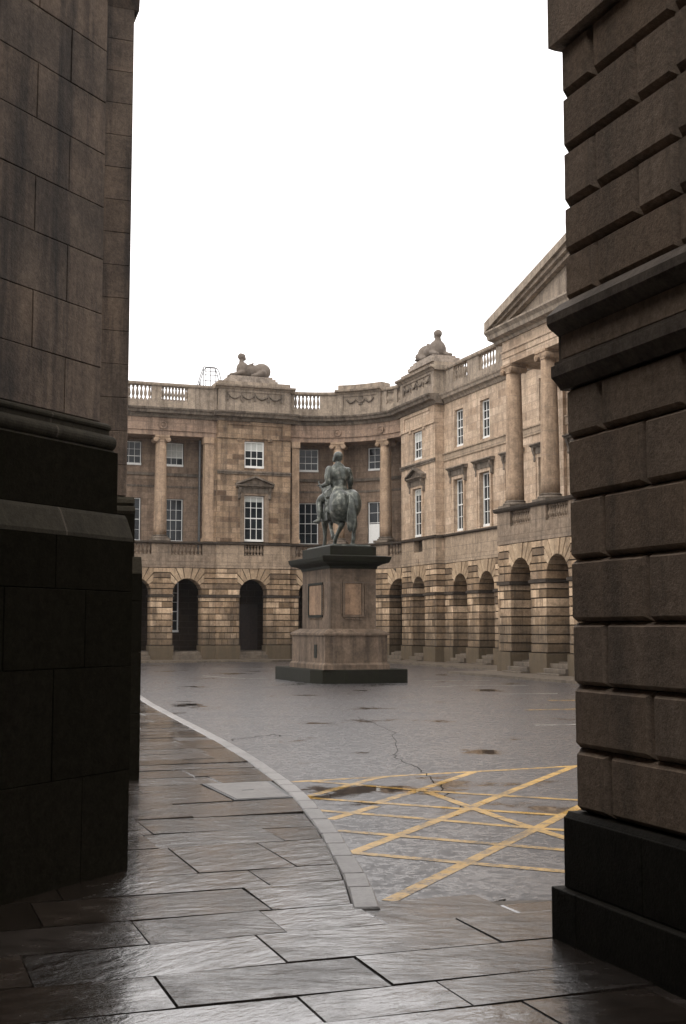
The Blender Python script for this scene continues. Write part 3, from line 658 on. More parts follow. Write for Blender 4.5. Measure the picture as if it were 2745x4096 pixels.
# building mass and leads behind the parapets
m = MB(); m.box(6, 27, 65.6, 72, 0, 12.75); m.box(6, 24.4, VL + REC + .5, 65.6, 4.7, 12.74); m.box(27.0, 36, 24, 72, 0, 12.75); m.box(25.4, 27.0, 24, 53, 4.7, 12.75); m.build('rear_block', M['recess'], B)
m = MB(LFT); m.box(6, 19.55, -1.9, -.25, 12.3, 12.74); m.build('roof', M['lead'], B)
MB(curveF).box(0, L90, -2.2, -.25, 12.3, 12.735, 20).build('roof', M['lead'], B); MB(WNG).box(-58, -24, -1.0, -.25, 12.3, 12.738).build('roof', M['lead'], B)
# end walls of arcade
MB(LFT).box(6.9, 7.0, -3, 0, 0, 12).build('return_wall', M['recess'], B)

# ------------------------------------------------------------------ sculpture helper: tapered limbs and masses fused into one skin
def blob(parts, name, mat, parent, voxel=.03, smooth=4, loc=None):
    m = MB()
    for p in parts:
        if p[0] == 'e':
            _, c, r, *rot = p; n, k = 14, 9
            M3 = Matrix.Rotation(rot[0], 3, rot[1]) if rot else Matrix.Identity(3)
            V = []; F = []
            for i in range(k + 1):
                th = math.pi * i / k
                for j in range(n):
                    ph = 6.28318 * j / n; v = Vector((math.sin(th) * math.cos(ph) * r[0], math.sin(th) * math.sin(ph) * r[1], math.cos(th) * r[2])); v = M3 @ v
                    V.append((c[0] + v.x, c[1] + v.y, c[2] + v.z))
            for i in range(k):
                for j in range(n): F.append((i * n + j, i * n + (j + 1) % n, (i + 1) * n + (j + 1) % n, (i + 1) * n + j))
            m.solid(V, F)
        else:
            _, pts = p
            for (a, ra), (b, rb) in zip(pts[:-1], pts[1:]):
                a = Vector(a); b = Vector(b); w = (b - a).normalized(); u = w.orthogonal().normalized(); v = w.cross(u); n = 12
                V = []; F = []
                ring = [(-.95, a, ra * .3, ra), (-.7, a, ra * .71, ra), (0, a, ra, ra), (0, b, rb, rb), (.7, b, rb * .71, rb), (.95, b, rb * .3, rb)]
                for off, c, rr, full in ring:
                    for j in range(n):
                        q = c + w * off * full + (u * math.cos(j * 6.28318 / n) + v * math.sin(j * 6.28318 / n)) * rr; V.append(tuple(q))
                for i in range(5):
                    for j in range(n): F.append((i * n + j, i * n + (j + 1) % n, (i + 1) * n + (j + 1) % n, (i + 1) * n + j))
                F += [tuple(range(n))[::-1], tuple(range(5 * n, 6 * n))]; m.solid(V, F)
    o = m.build(name, mat, parent, smooth=True, loc=loc)
    r = o.modifiers.new('fuse', 'REMESH'); r.mode = 'VOXEL'; r.voxel_size = voxel; r.use_smooth_shade = True
    s = o.modifiers.new('soften', 'SMOOTH'); s.factor = .5; s.iterations = smooth
    return o
# ------------------------------------------------------------------ sphinxes on the parapet
def sphinx(loc, rz, label):
    t = thing('sphinx_sculpture', label, 'sculpture', 'stone sphinxes on the parapet', loc); t.rotation_euler = (0, 0, rz)
    m = MB(); m.box(-1.5, 1.35, -.55, .55, 0, .14); m.box(-1.35, 1.25, -.5, .5, .14, .26); m.box(-1.15, 1.1, -.42, .42, .26, .38)
    m.build('stepped_base', M['sculpt'], t)
    P = [('e', (.62, 0, .74), (.50, .38, .44)), ('e', (.05, 0, .74), (.66, .32, .34)), ('e', (-.42, 0, .78), (.34, .31, .42)),
         ('c', [((-.45, 0, 1.0), .17), ((-.5, 0, 1.28), .10)]), ('e', (-.52, 0, 1.48), (.16, .14, .18)), ('e', (-.42, 0, 1.50), (.16, .14, .14)), ('e', (-.66, 0, 1.44), (.045, .03, .04)), ('e', (-.61, 0, 1.37), (.05, .05, .04)),
         ('e', (-.32, 0, 1.36), (.09, .10, .10)),
         ('c', [((-.45, .22, .62), .12), ((-.95, .24, .46), .09), ((-1.12, .24, .44), .08)]), ('c', [((-.45, -.22, .62), .12), ((-.95, -.24, .46), .09), ((-1.12, -.24, .44), .08)]),
         ('c', [((.6, .3, .6), .2), ((.25, .34, .46), .1), ((.0, .36, .43), .08)]), ('c', [((.6, -.3, .6), .2), ((.25, -.34, .46), .1), ((.0, -.36, .43), .08)]),
         ('c', [((.95, 0, .6), .06), ((1.0, .25, .5), .05), ((.8, .42, .48), .05)]),
         ('e', (-.62, .12, .85), (.1, .1, .1)), ('e', (-.62, -.12, .85), (.1, .1, .1)),
         ('c', [((-.15, .18, .95), .09), ((.12, .2, 1.12), .04)]), ('c', [((-.15, -.18, .95), .09), ((.12, -.2, 1.12), .04)])]
    blob(P, 'sphinx_figure', M['sculpt'], t, .035, 3)
    return t
sphinx((17.55, VP + .75, 14.34), 0, 'weathered stone sphinx in profile, lying on the middle pavilion of the far range')
sphinx((UP + .7, 55.35, 14.34), R(90), 'weathered stone sphinx seen end on, on the pale pavilion near the portico').scale = (1.06, 1.45, 1.10)

# roof access frame
t = thing('roof_ladder', 'thin metal ladder frame with hoop rails standing on the roof beside the sphinx', 'ladder', loc=(15.4, VL + .7, 12.74))
for yy in (0, .45):
    MB().tube([(-.66, yy, 1.1), (-.33, yy, 2.2), (-.2, yy, 2.38 + yy * .3), (.38, yy, 2.38 + yy * .3), (.5, yy, 2.2), (.8, yy, 1.1)], .022).build('hoop_rail', M['steel'], t)
m = MB()
for x in (-.33, -.2, .05, .3): m.tube([(x, 0, 1.1), (x, 0, 2.35)], .018)
for z in (1.35, 1.7, 2.0, 2.2): m.tube([(-.3, 0, z), (.4, 0, z)], .016)
for x, z in ((-.2, 2.4), (.38, 2.4), (-.5, 1.6), (.6, 1.7)): m.tube([(x, 0, z), (x, .45, z + .1)], .016)
m.build('ladder', M['steel'], t)
MB().tube([(-.5, 0, 0), (-.5, 0, 1.6)], .03).tube([(.62, 0, 0), (.62, 0, 1.7)], .03).build('post', M['steel'], t)

# ------------------------------------------------------------------ pedestal
T = thing('statue_pedestal', 'tall sandstone pedestal with dark overhanging cornice on a low black plinth slab in the square', 'pedestal', loc=(13.31, 37.0, 0))
m = MB(); m.prism([(-1.2, 0), (1.62, 0), (1.62, .38), (-1.2, .38)], 0, 1) if False else None
# low slab with clipped near corner
pts = [(12.05, 39.6), (12.05, 36.0), (12.25, 35.42), (12.9, 35.28), (14.93, 35.28), (14.93, 39.6)]
pts = [(x - 13.31, y - 37.0) for x, y in pts]; n = len(pts)
m = MB(); m.solid([(x, y, -.05) for x, y in pts] + [(x, y, .36) for x, y in pts] + [(x * .99, y * .99, .38) for x, y in pts],
    [tuple(range(n))[::-1], tuple(range(2 * n, 3 * n))] + [(k, (k + 1) % n, n + (k + 1) % n, n + k) for k in range(n)] + [(n + k, n + (k + 1) % n, 2 * n + (k + 1) % n, 2 * n + k) for k in range(n)])
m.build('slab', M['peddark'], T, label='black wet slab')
def tier(prof, hx, hy, name, mat, bev=None):
    m = MB(); V = []
    for o_, z in prof: V += [(-hx - o_, -hy - o_, z), (hx + o_, -hy - o_, z), (hx + o_, hy + o_, z), (-hx - o_, hy + o_, z)]
    k = len(prof); F = [(0, 3, 2, 1), tuple(range(4 * k - 4, 4 * k))]
    for i in range(k - 1):
        for j in range(4): F.append((4 * i + j, 4 * i + (j + 1) % 4, 4 * i + 4 + (j + 1) % 4, 4 * i + 4 + j))
    m.solid(V, F); return m.build(name, mat, T)
tier([(.06, .38), (.06, .52), (0, .58), (0, 1.40)], 1.0, 1.62, 'plinth', M['ped'])
tier([(.05, 1.40), (.05, 1.46), (.02, 1.48), (-.10, 1.55), (-.2, 1.60)], 1.0, 1.62, 'base_moulding', M['ped'])
tier([(0, 1.60), (0, 3.42)], .745, 1.33, 'dado', M['ped'])
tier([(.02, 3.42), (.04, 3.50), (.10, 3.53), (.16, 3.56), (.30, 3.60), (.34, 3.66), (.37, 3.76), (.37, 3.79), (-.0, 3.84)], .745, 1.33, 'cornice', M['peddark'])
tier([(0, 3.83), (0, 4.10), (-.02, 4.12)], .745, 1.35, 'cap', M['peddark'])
def panel(cx, hw, z0, z1, face):
    """framed panel: face 0 = near (-y), 1 = left (-x)"""
    if face == 0: P = lambda s, d, z: (s, -1.33 - d, z)
    else: P = lambda s, d, z: (-.745 - d, -s, z)
    fr = MB(P); w = .07
    fr.box(cx - hw - w, cx - hw, -.01, .035, z0 - w, z1 + w); fr.box(cx + hw, cx + hw + w, -.01, .035, z0 - w, z1 + w); fr.box(cx - hw, cx + hw, -.01, .035, z0 - w, z0); fr.box(cx - hw, cx + hw, -.01, .035, z1, z1 + w)
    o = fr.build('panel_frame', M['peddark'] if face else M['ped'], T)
    MB(P).box(cx - hw + .01, cx + hw - .01, -.01, .012, z0 + .01, z1 - .01).build('panel', M['panel'], o)
    b = MB(P)                                                        # bead studs round the frame
    for i in range(14):
        z = z0 + (z1 - z0) * (i + .5) / 14
        for s in (cx - hw - w - .05, cx + hw + w + .05): b.box(s - .022, s + .022, 0, .03, z - .028, z + .028)
    for i in range(8):
        s = cx - hw + 2 * hw * (i + .5) / 8; b.box(s - .028, s + .028, 0, .03, z0 - w - .07, z0 - w - .03)
    b.build('bead_moulding', M['ped'], o)
panel(.0, .27, 2.02, 2.98, 0); panel(0, .62, 2.02, 2.95, 1)
MB(lambda s, d, z: (-1.0 - d, -s, z)).box(.62, .88, -.03, .012, .72, 1.12).build('recess_hatch', M['peddark'], T, label='small dark rectangular hatch')

# ------------------------------------------------------------------ equestrian statue (rides away from the camera)
E_ = thing('equestrian_statue', 'green bronze rider in short tunic on a striding horse, seen from behind on the pedestal', 'statue', loc=(13.31, 37.0, 4.12))
BZ = M['bronze']
MB().box(-.62, .62, -1.2, 1.25, 0, .05).build('bronze_base', BZ, E_)
H = [('e', (.0, -.46, 1.30), (.47, .54, .51)), ('e', (-.19, -.56, 1.38), (.30, .46, .46)), ('e', (.23, -.56, 1.36), (.31, .46, .47)),
     ('e', (0, .05, 1.25), (.40, .75, .40)), ('e', (0, .55, 1.30), (.37, .45, .43)),
     ('c', [((0, .75, 1.45), .30), ((.04, 1.02, 1.85), .21), ((.10, 1.12, 2.08), .17)]),                     # neck, carried high
     ('c', [((.12, 1.14, 2.12), .16), ((.26, 1.30, 1.90), .115), ((.33, 1.38, 1.72), .085)]),               # head turned right
     ('c', [((.06, 1.06, 2.22), .04), ((.05, 1.05, 2.32), .02)]), ('c', [((.17, 1.08, 2.22), .04), ((.18, 1.07, 2.32), .02)]),
     # hind right, standing
     ('c', [((.24, -.45, 1.2), .25), ((.27, -.34, .96), .17), ((.27, -.74, .73), .095), ((.26, -.68, .44), .065), ((.25, -.70, .25), .07), ((.25, -.66, .16), .06)]),
     ('c', [((.25, -.64, .14), .075), ((.25, -.62, .07), .09)]),
     # hind left, stepping forward under the belly
     ('c', [((-.20, -.42, 1.15), .25), ((-.14, -.20, .92), .16), ((-.02, -.44, .74), .095), ((-.10, -.22, .46), .065), ((-.14, -.10, .27), .07), ((-.13, -.05, .17), .06)]),
     ('c', [((-.13, -.03, .14), .075), ((-.13, 0, .07), .09)]),
     # fore left, planted
     ('c', [((-.22, .60, 1.2), .20), ((-.22, .66, .92), .125), ((-.20, .70, .66), .085), ((-.20, .70, .40), .058), ((-.20, .72, .24), .065), ((-.20, .76, .16), .055)]),
     ('c', [((-.20, .78, .13), .075), ((-.20, .80, .07), .085)]),
     # fore right, raised and bent
     ('c', [((.18, .66, 1.15), .19), ((.18, 1.00, 1.00), .115), ((.18, 1.26, .92), .085), ((.18, 1.16, .66), .058), ((.18, 1.06, .54), .065)]),
     ('c', [((.18, 1.02, .49), .07), ((.18, .98, .42), .08)])]
horse = blob(H, 'horse', BZ, E_, .026, 3)
TL = []
for k in range(7):
    a = (k - 3) * .022
    TL.append(('c', [((.05 + a * .2, -.90, 1.60), .045), ((.07 + a * .8, -1.02, 1.36), .055), ((.07 + a * 1.7, -1.03, 1.02), .05), ((.10 + a * 2.0 + .03 * math.sin(k * 2), -.99, .74), .045), ((.07 + a * 1.5, -.97, .52 - .04 * (k % 3)), .02)]))
blob(TL, 'tail', BZ, horse, .02, 1)
MN = [('c', [((-.10, .80 + .07 * k, 1.75 + .09 * k), .07), ((-.17, .82 + .07 * k, 1.6 + .09 * k), .03)]) for k in range(5)]
blob(MN, 'mane', BZ, horse, .025, 1)
cl = [('e', (-.0, .08, 1.42), (.425, .36, .30)), ('e', (0, .08, 1.20), (.44, .36, .26))]
blob(cl, 'saddle_cloth', BZ, horse, .03, 2)
m = MB()
for i in range(9):
    y = -.25 + i * .08; m.box(-.47, -.43, y, y + .055, .86, 1.12); m.box(.43, .47, y, y + .055, .86, 1.12)
m.build('cloth_fringe', BZ, horse)
Rd = [('e', (0, .0, 1.80), (.34, .27, .24)), ('e', (.0, -.02, 2.03), (.28, .20, .30)), ('e', (-.1, -.05, 2.32), (.23, .19, .30)), ('e', (.1, -.05, 2.32), (.23, .19, .30)), ('e', (-.0, -.02, 2.44), (.37, .17, .19)), ('c', [((-.16, -.02, 2.54), .10), ((0, -.01, 2.64), .12), ((.16, -.02, 2.54), .10)]),
      ('c', [((0, -.01, 2.55), .11), ((-.01, .0, 2.74), .085)]),
      ('e', (-.01, .01, 2.91), (.15, .17, .175)), ('e', (-.12, .13, 2.86), (.05, .05, .04)), ('e', (-.09, .10, 2.79), (.08, .08, .05)), ('e', (-.15, .0, 2.86), (.025, .04, .05)), ('e', (.13, .0, 2.86), (.025, .04, .05)),
      # left arm: hand on hip towards the sword
      ('c', [((-.33, -.02, 2.48), .135), ((-.42, -.10, 2.24), .115), ((-.40, -.12, 2.06), .095), ((-.50, .10, 1.98), .07), ((-.54, .2, 1.97), .06)]), ('e', (-.55, .25, 1.97), (.055, .08, .05)),
      # right arm: down and forward with a baton
      ('c', [((.33, -.02, 2.46), .135), ((.44, .02, 2.22), .115), ((.46, .06, 2.08), .095), ((.52, .22, 1.95), .07), ((.53, .32, 1.90), .06)]), ('e', (.53, .36, 1.89), (.055, .075, .05)),
      # legs astride
      ('c', [((-.24, .05, 1.72), .19), ((-.45, .40, 1.58), .145), ((-.50, .46, 1.50), .125), ((-.56, .30, 1.16), .105), ((-.58, .24, .98), .07), ((-.60, .26, .92), .068)]), ('c', [((-.60, .24, .88), .07), ((-.72, .42, .84), .05)]),
      ('c', [((.24, .05, 1.72), .19), ((.45, .42, 1.58), .145), ((.49, .46, 1.50), .12), ((.52, .34, 1.16), .1), ((.53, .30, .96), .068)]), ('c', [((.53, .30, .88), .07), ((.56, .50, .86), .05)])]
Rd = [(p[0], (p[1][0] * .93,) + tuple(p[1][1:])) + tuple(p[2:]) if p[0] == 'e' else ('c', [((q[0] * .93, q[1], q[2]), r_) for q, r_ in p[1]]) for p in Rd]
rider = blob(Rd, 'rider', BZ, E_, .024, 2)
rider['label'] = 'bronze rider looking ahead, left hand on hip, short wavy hair'
blob([('e', (-.01, -.03, 2.93), (.15, .165, .15)), ('e', (0, -.07, 2.85), (.12, .09, .08))], 'hair', BZ, rider, .02, 1)
m = MB()                                                             # tunic strips below the waist
for i in range(15):
    a = R(-20 + i * 22.0 + 180); a0, a1 = a - .16, a + .16
    V = []
    for aa in (a0, a1):
        for rr, z in ((.27, 1.86), (.39, 1.62)): V += [(math.cos(aa) * rr, math.sin(aa) * rr * .95, z), (math.cos(aa) * (rr + .035), math.sin(aa) * (rr + .035) * .95, z)]
    m.solid(V, [(0, 1, 3, 2), (4, 6, 7, 5), (0, 4, 5, 1), (2, 3, 7, 6), (0, 2, 6, 4), (1, 5, 7, 3)])
m.build('tunic_strips', BZ, rider)
m = MB(); m.tube([(-.56, .2, 2.06), (-.50, -.3, 1.45)], .024); m.build('sword', BZ, rider)
m = MB(); m.tube([(-.64, .2, 1.98), (-.48, .22, 2.02)], .018); m.tube([(-.56, .2, 2.0), (-.58, .26, 2.14)], .022); m.build('sword_hilt', BZ, rider)
MB().tube([(.53, .22, 1.86), (.54, .56, 1.96)], .022).build('baton', BZ, rider)
MB().tube([(-.5, .28, 1.5), (-.60, .26, .84)], .012).tube([(-.68, .3, .80), (-.52, .3, .80)], .015).build('stirrup', BZ, horse)

# ------------------------------------------------------------------ foreground left: church wall with buttresses
CH = thing('church', 'soot-blackened ashlar church wall with two stepped buttresses beside the wet pavement', 'building')
dr = Vector((.729, .6845)); nn = Vector((.6845, -.729)); c0 = Vector((1.57, 8.51))
def chF(s, d, z):                                                    # s: distance back from the corner, d: outward
    p = c0 - dr * s + nn * d; return (p.x, p.y, z)
def ashlar(P, s0, s1, d0, d1, zs, bw, gap=.0018, c=.004, off=0.0, mb=None, firsts=None):
    m = mb or MB(P)
    for i, (a, b) in enumerate(zip(zs[:-1], zs[1:])):
        x = s0; k = 0
        w0 = firsts[i % len(firsts)] if firsts else bw * (.5 if i % 2 else 1)
        e = s0 + w0
        while x < s1 - 1e-6:
            q = min(e, s1)
            if s1 - q < .2: q = s1
            m.cbox(x + (gap if x > s0 else 0), q - (gap if q < s1 else 0), d0, d1 + random.uniform(-.002, .002), a + gap, b - gap, c)
            x = q; e = q + bw
    return m
bt = MB(chF)
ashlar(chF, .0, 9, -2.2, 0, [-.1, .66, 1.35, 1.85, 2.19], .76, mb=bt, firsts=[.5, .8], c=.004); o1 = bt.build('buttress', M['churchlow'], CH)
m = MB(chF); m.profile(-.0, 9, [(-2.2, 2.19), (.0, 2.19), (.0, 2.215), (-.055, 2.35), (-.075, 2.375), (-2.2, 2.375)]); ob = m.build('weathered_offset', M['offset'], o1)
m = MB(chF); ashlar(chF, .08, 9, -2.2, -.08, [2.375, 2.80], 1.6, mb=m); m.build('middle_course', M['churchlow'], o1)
pr = [(-2.2, 2.80), (-.095, 2.80)]
for k in range(9):
    a = R(-70 + k * 20); pr.append((-.135 + .05 * math.cos(a), 2.865 + .05 * math.sin(a)))
pr += [(-.15, 2.925), (-.15, 2.935)]
for k in range(5):
    a = R(-80 + k * 40); pr.append((-.155 + .022 * math.cos(a), 2.975 + .022 * math.sin(a)))
pr += [(-.165, 3.005), (-2.2, 3.01)]
MB(chF).profile(.09, 9, pr).build('roll_moulding', M['offset'], o1)
m = MB(chF); ashlar(chF, .165, 9, -2.2, -.17, [3.01, 3.385, 3.76, 4.145, 4.515, 4.895] + [4.895 + .375 * k for k in range(1, 34)], .70, mb=m, firsts=[.38, .71]); wear(m.build('upper_shaft', M['church'], o1), 3, .006, .2)
# backing and second buttress, square to the street
K0 = (2.57, 13.37)
bF = lambda s, d, z: (K0[0] - s, K0[1] - d, z)                       # front faces -y, s runs left
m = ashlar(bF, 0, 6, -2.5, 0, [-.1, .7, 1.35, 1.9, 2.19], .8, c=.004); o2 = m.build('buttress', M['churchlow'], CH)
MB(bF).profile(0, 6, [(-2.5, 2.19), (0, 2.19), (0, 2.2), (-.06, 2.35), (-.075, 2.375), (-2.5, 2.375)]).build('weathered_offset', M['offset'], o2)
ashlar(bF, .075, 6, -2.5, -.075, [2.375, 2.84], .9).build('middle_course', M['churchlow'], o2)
MB(bF).profile(.075, 6, [(-2.5, 2.84), (-.075, 2.84), (-.06, 2.87), (-.075, 2.91), (-.12, 2.93), (-.10, 2.96), (-.115, 3.0), (-.15, 3.03), (-2.5, 3.04)]).build('roll_moulding', M['offset'], o2)
ashlar(bF, .155, 6, -2.5, -.155, [3.04, 3.38, 3.75, 4.12, 4.49, 4.86] + [4.86 + .37 * k for k in range(1, 11)], .75, firsts=[.75, .4]).build('upper_shaft', M['church'], o2)
MB(bF).profile(.1, 6, [(-2.5, 8.56), (-.155, 8.56), (-.10, 8.75), (-.10, 8.95), (-2.5, 9.0)]).build('string_course', M['church'], o2)
ashlar(bF, .155, 6, -2.5, -.155, [9.0 + .37 * k for k in range(0, 20)], .75).build('upper_shaft', M['church'], o2)
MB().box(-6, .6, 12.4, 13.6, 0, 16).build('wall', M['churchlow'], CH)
MB().box(-9, -3.4, -9, 4.2, -.1, 14).build('wall', M['churchlow'], CH)  # unseen wall added left of camera to hold sky light off the lane
TN = thing('unseen_tenement', 'tall dark unseen block added behind the lane to darken the near walls', 'building')  # unseen block added behind the camera, sized to darken the near walls
m = MB(lambda s, d, z: (s, -10.0 + d, z)); m.box(-9, 11, -3, 0, -.1, 18)
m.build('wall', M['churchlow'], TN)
m = MB(lambda s, d, z: (s, -10.0 + d, z))
for r_ in range(4):
    for c_ in range(6): window_m = MB(lambda s, d, z: (s, -10.0 + d, z)).box(-3.2 + c_ * 2, -2.3 + c_ * 2, 0, .03, 1.2 + r_ * 3.3, 3.0 + r_ * 3.3).build('window', M['glass'], TN)

# ------------------------------------------------------------------ foreground right: rusticated library wall
RB = thing('library', 'brown corner of large raised stone blocks with a black cornice and black plinth', 'building')
rF = lambda s, d, z: (3.31 - d, 5.91 - s, z)                         # faces -x, s runs back past the camera
def course(m, z0, z1, joints, sb, back=-6.5, c=.035, cd=.045, end=9.0):
    e = [sb] + joints
    while e[-1] < end: e.append(e[-1] + .72)
    for a, b in zip(e[:-1], e[1:]):
        m.cbox(a + (.005 if a > sb else 0), b - .005, back if False else -1.2, -sb + random.uniform(-.002, .002), z0 + .001, z1 - .001, c, cd)
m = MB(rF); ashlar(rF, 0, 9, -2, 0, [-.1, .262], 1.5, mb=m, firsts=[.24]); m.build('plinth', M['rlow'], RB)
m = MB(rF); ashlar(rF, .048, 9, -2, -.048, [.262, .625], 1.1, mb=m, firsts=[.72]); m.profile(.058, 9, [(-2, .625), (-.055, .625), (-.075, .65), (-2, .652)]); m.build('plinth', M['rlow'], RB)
m = MB(rF)
zc = [.655, .98, 1.305, 1.635, 1.965, 2.292, 2.615, 2.885]
J1, J2 = [.42], [.80]
for i, (a, b) in enumerate(zip(zc[:-1], zc[1:])):
    sb = .094 - .002 * i
    course(m, a, b, (J1 if i % 2 == 0 else J2), sb, c=.025 if i > 1 else .03)
lw = m.build('rusticated_wall', M['rwall'], RB); wear(lw, 4, .003, .06)
m = MB(rF); m.profile(.03, 9, [(-1.2, 2.885), (-.085, 2.885), (-.075, 2.90), (-.05, 2.93), (-.028, 2.95), (-.028, 3.01), (-.05, 3.02), (-.05, 3.035), (-.078, 3.045), (-.078, 3.18), (-.05, 3.2), (-.02, 3.22), (-.006, 3.24), (-.006, 3.285), (-.085, 3.36), (-1.2, 3.36)])
m.build('cornice', M['rcorn'], RB); MB(rF).box(.07, 9, -1.19, -.07, 3.05, 3.175).build('frieze', M['rwall'], RB)
m = MB(rF); zu = [3.36, 3.625, 3.893, 4.20, 4.508, 4.795]
for i, (a, b) in enumerate(zip(zu[:-1], zu[1:])):
    course(m, a, b, ([.40] if i % 2 == 0 else [.79, 1.12]) if i != 0 else [.40], .084, c=.028)
wear(m.build('rusticated_wall', M['rwall'], RB), 4, .004, .12)
m = MB(rF); course(m, 4.795, 5.12, [.8], .037, c=.004); course(m, 5.125, 5.42, [.4], .084)
zz = 5.42
while zz < 13.5: course(m, zz, zz + .3, [.4 + .38 * (int(zz * 3.33) % 2)], .084); zz += .3
m.build('rusticated_wall', M['rwall'], RB)
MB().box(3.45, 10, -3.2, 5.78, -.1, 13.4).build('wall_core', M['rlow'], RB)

# ------------------------------------------------------------------ ground
ZR = -.035
m = MB(); m.face([(-35, -15, ZR - .01), (65, -15, ZR - .01), (65, 80, ZR - .01), (-35, 80, ZR - .01)]); g = m.build('ground', M['asphalt'], None); props(g, kind='structure')
m = MB(); m.face([(-30, 5.5, ZR), (60, 5.5, ZR), (60, 62.2, ZR), (-30, 62.2, ZR)]); g = m.build('road', M['asphalt'], None); props(g, kind='structure')
# pavement edge (left edge of kerb) and kerb outer edge as world curves, near -> far
KL = [(2.57, 6.88), (2.75, 7.49), (2.92, 8.10), (3.04, 8.63), (3.30, 9.64), (3.49, 10.57), (3.70, 11.55), (3.89, 12.75), (4.01, 13.64), (4.18, 14.88), (4.44, 17.21), (4.62, 19.24), (4.89, 22.46), (5.30, 27.0), (5.75, 31.0), (6.6, 37.0), (7.9, 44), (9.5, 50)]
def kx(y, off=0.0):
    for (xa, ya), (xb_, yb) in zip(KL[:-1], KL[1:]):
        if y <= yb: break
    t = (y - ya) / (yb - ya); return xa + (xb_ - xa) * max(t, -3) + off
rows = [-6, -5.2, -4.4, -3.6, -2.9, -2.1, -1.4, -.7, 0, .7, 1.3, 2.0, 2.7, 3.3, 3.9, 4.5, 4.98, 5.38, 5.90, 6.48, 7.02, 7.68, 8.22, 9.22, 9.85, 10.62, 11.5, 12.30, 12.85, 13.5, 14.2, 14.8]
y = 14.8
while y < 30: y += random.uniform(.5, .72); rows.append(y)
rows.append(31.5)
fl = MB(); cvx, cvy0, cvy1 = (3.12, 3.88), 11.5, 12.85
for a, b in zip(rows[:-1], rows[1:]):
    mid = (a + b) / 2
    if b <= 6.95:
        pass
    if b > 7.1: xr0, xr1 = kx(a), kx(b)
    elif b <= 6.5: xr0 = xr1 = 4.2
    else: xr0 = xr1 = 2.618
    x = -2.6 + random.uniform(0, .6)
    xs = [-3.2]
    while x < min(xr0, xr1) - .28: xs.append(x); x += random.uniform(.6, 1.3)
    holes_x = None
    if a >= 11.4 and b <= 12.9: xs = [q for q in xs if q < 3.0 - .2] + [3.10]; holes_x = True
    for i in range(len(xs)):
        p0 = xs[i]; q0 = xs[i + 1] if i + 1 < len(xs) else None
        if holes_x and q0 is None: continue
        sk = random.uniform(-.03, .03)
        g_ = random.choice([.003, .003, .004, .005])
        g_y = g_; g_ = g_ * .5; A0, A1 = p0 + g_, p0 + g_
        B0, B1 = (xr0 - .004, xr1 - .004) if q0 is None else (q0 - g_, q0 - g_)
        dz = random.uniform(-.002, .002); tx, ty = random.uniform(-.004, .004), random.uniform(-.005, .005)
        c = .004
        def Z(xx, yy): return dz + tx * (xx - (A0 + B0) / 2) / .5 + ty * (yy - mid) / .5
        g_ = g_y; jy0, jy1 = a + g_ + random.uniform(0, .008), b - g_ - random.uniform(0, .008)
        V = [(A0, jy0, -.09), (B0, jy0, -.09), (B1, jy1, -.09), (A1, jy1, -.09)]
        V += [(x_, y_, Z(x_, y_) - .012) for x_, y_, _ in V[:4]]
        V += [(A0 + c, jy0 + c, Z(A0, jy0)), (B0 - c, jy0 + c, Z(B0, jy0)), (B1 - c, jy1 - c, Z(B1, jy1)), (A1 + c, jy1 - c, Z(A1, jy1))]
        F = [(0, 3, 2, 1), (8, 9, 10, 11)]
        for k in range(4):
            j = (k + 1) % 4; F += [(k, j, 4 + j, 4 + k), (4 + k, 4 + j, 8 + j, 8 + k)]
        fl.solid(V, F)
# dropped crossing slabs between kerb end and library corner
for x0, x1, y0, y1, z in ((2.622, 3.428, 6.486, 7.06, -.006), (3.432, 4.2, 6.486, 6.74, -.006)):
    V = [(x0, y0, -.09), (x1, y0, -.09), (x1, y1, -.09), (x0, y1, -.09), (x0, y0, z - .006), (x1, y0, z - .006), (x1, y1, z - .01), (x0, y1, z - .01), (x0 + .012, y0 + .012, z), (x1 - .012, y0 + .012, z), (x1 - .012, y1 - .012, z - .004), (x0 + .012, y1 - .012, z - .004)]
    fl.solid(V, [(0, 3, 2, 1), (8, 9, 10, 11)] + [f for k in range(4) for f in ((k, (k + 1) % 4, 4 + (k + 1) % 4, 4 + k), (4 + k, 4 + (k + 1) % 4, 8 + (k + 1) % 4, 8 + k))])
pv_ = fl.build('pavement', M['flag'], None); props(pv_, kind='structure')
jm = MB(); jm.face([(-4, -7, -.022), (4.2, -7, -.022), (4.2, 6.72, -.022), (3.4, 6.9, -.022), (2.56, 6.86, -.022), (-4, 6.86, -.022)])
pts = [(-4, 6.86, -.022)] + [(x, y_, -.022) for x, y_ in KL] + [(-4, 50, -.022)]
jm.face(pts[:2] + pts[2:]); j_ = jm.build('pavement_bed', M['step'], None); props(j_, kind='structure')
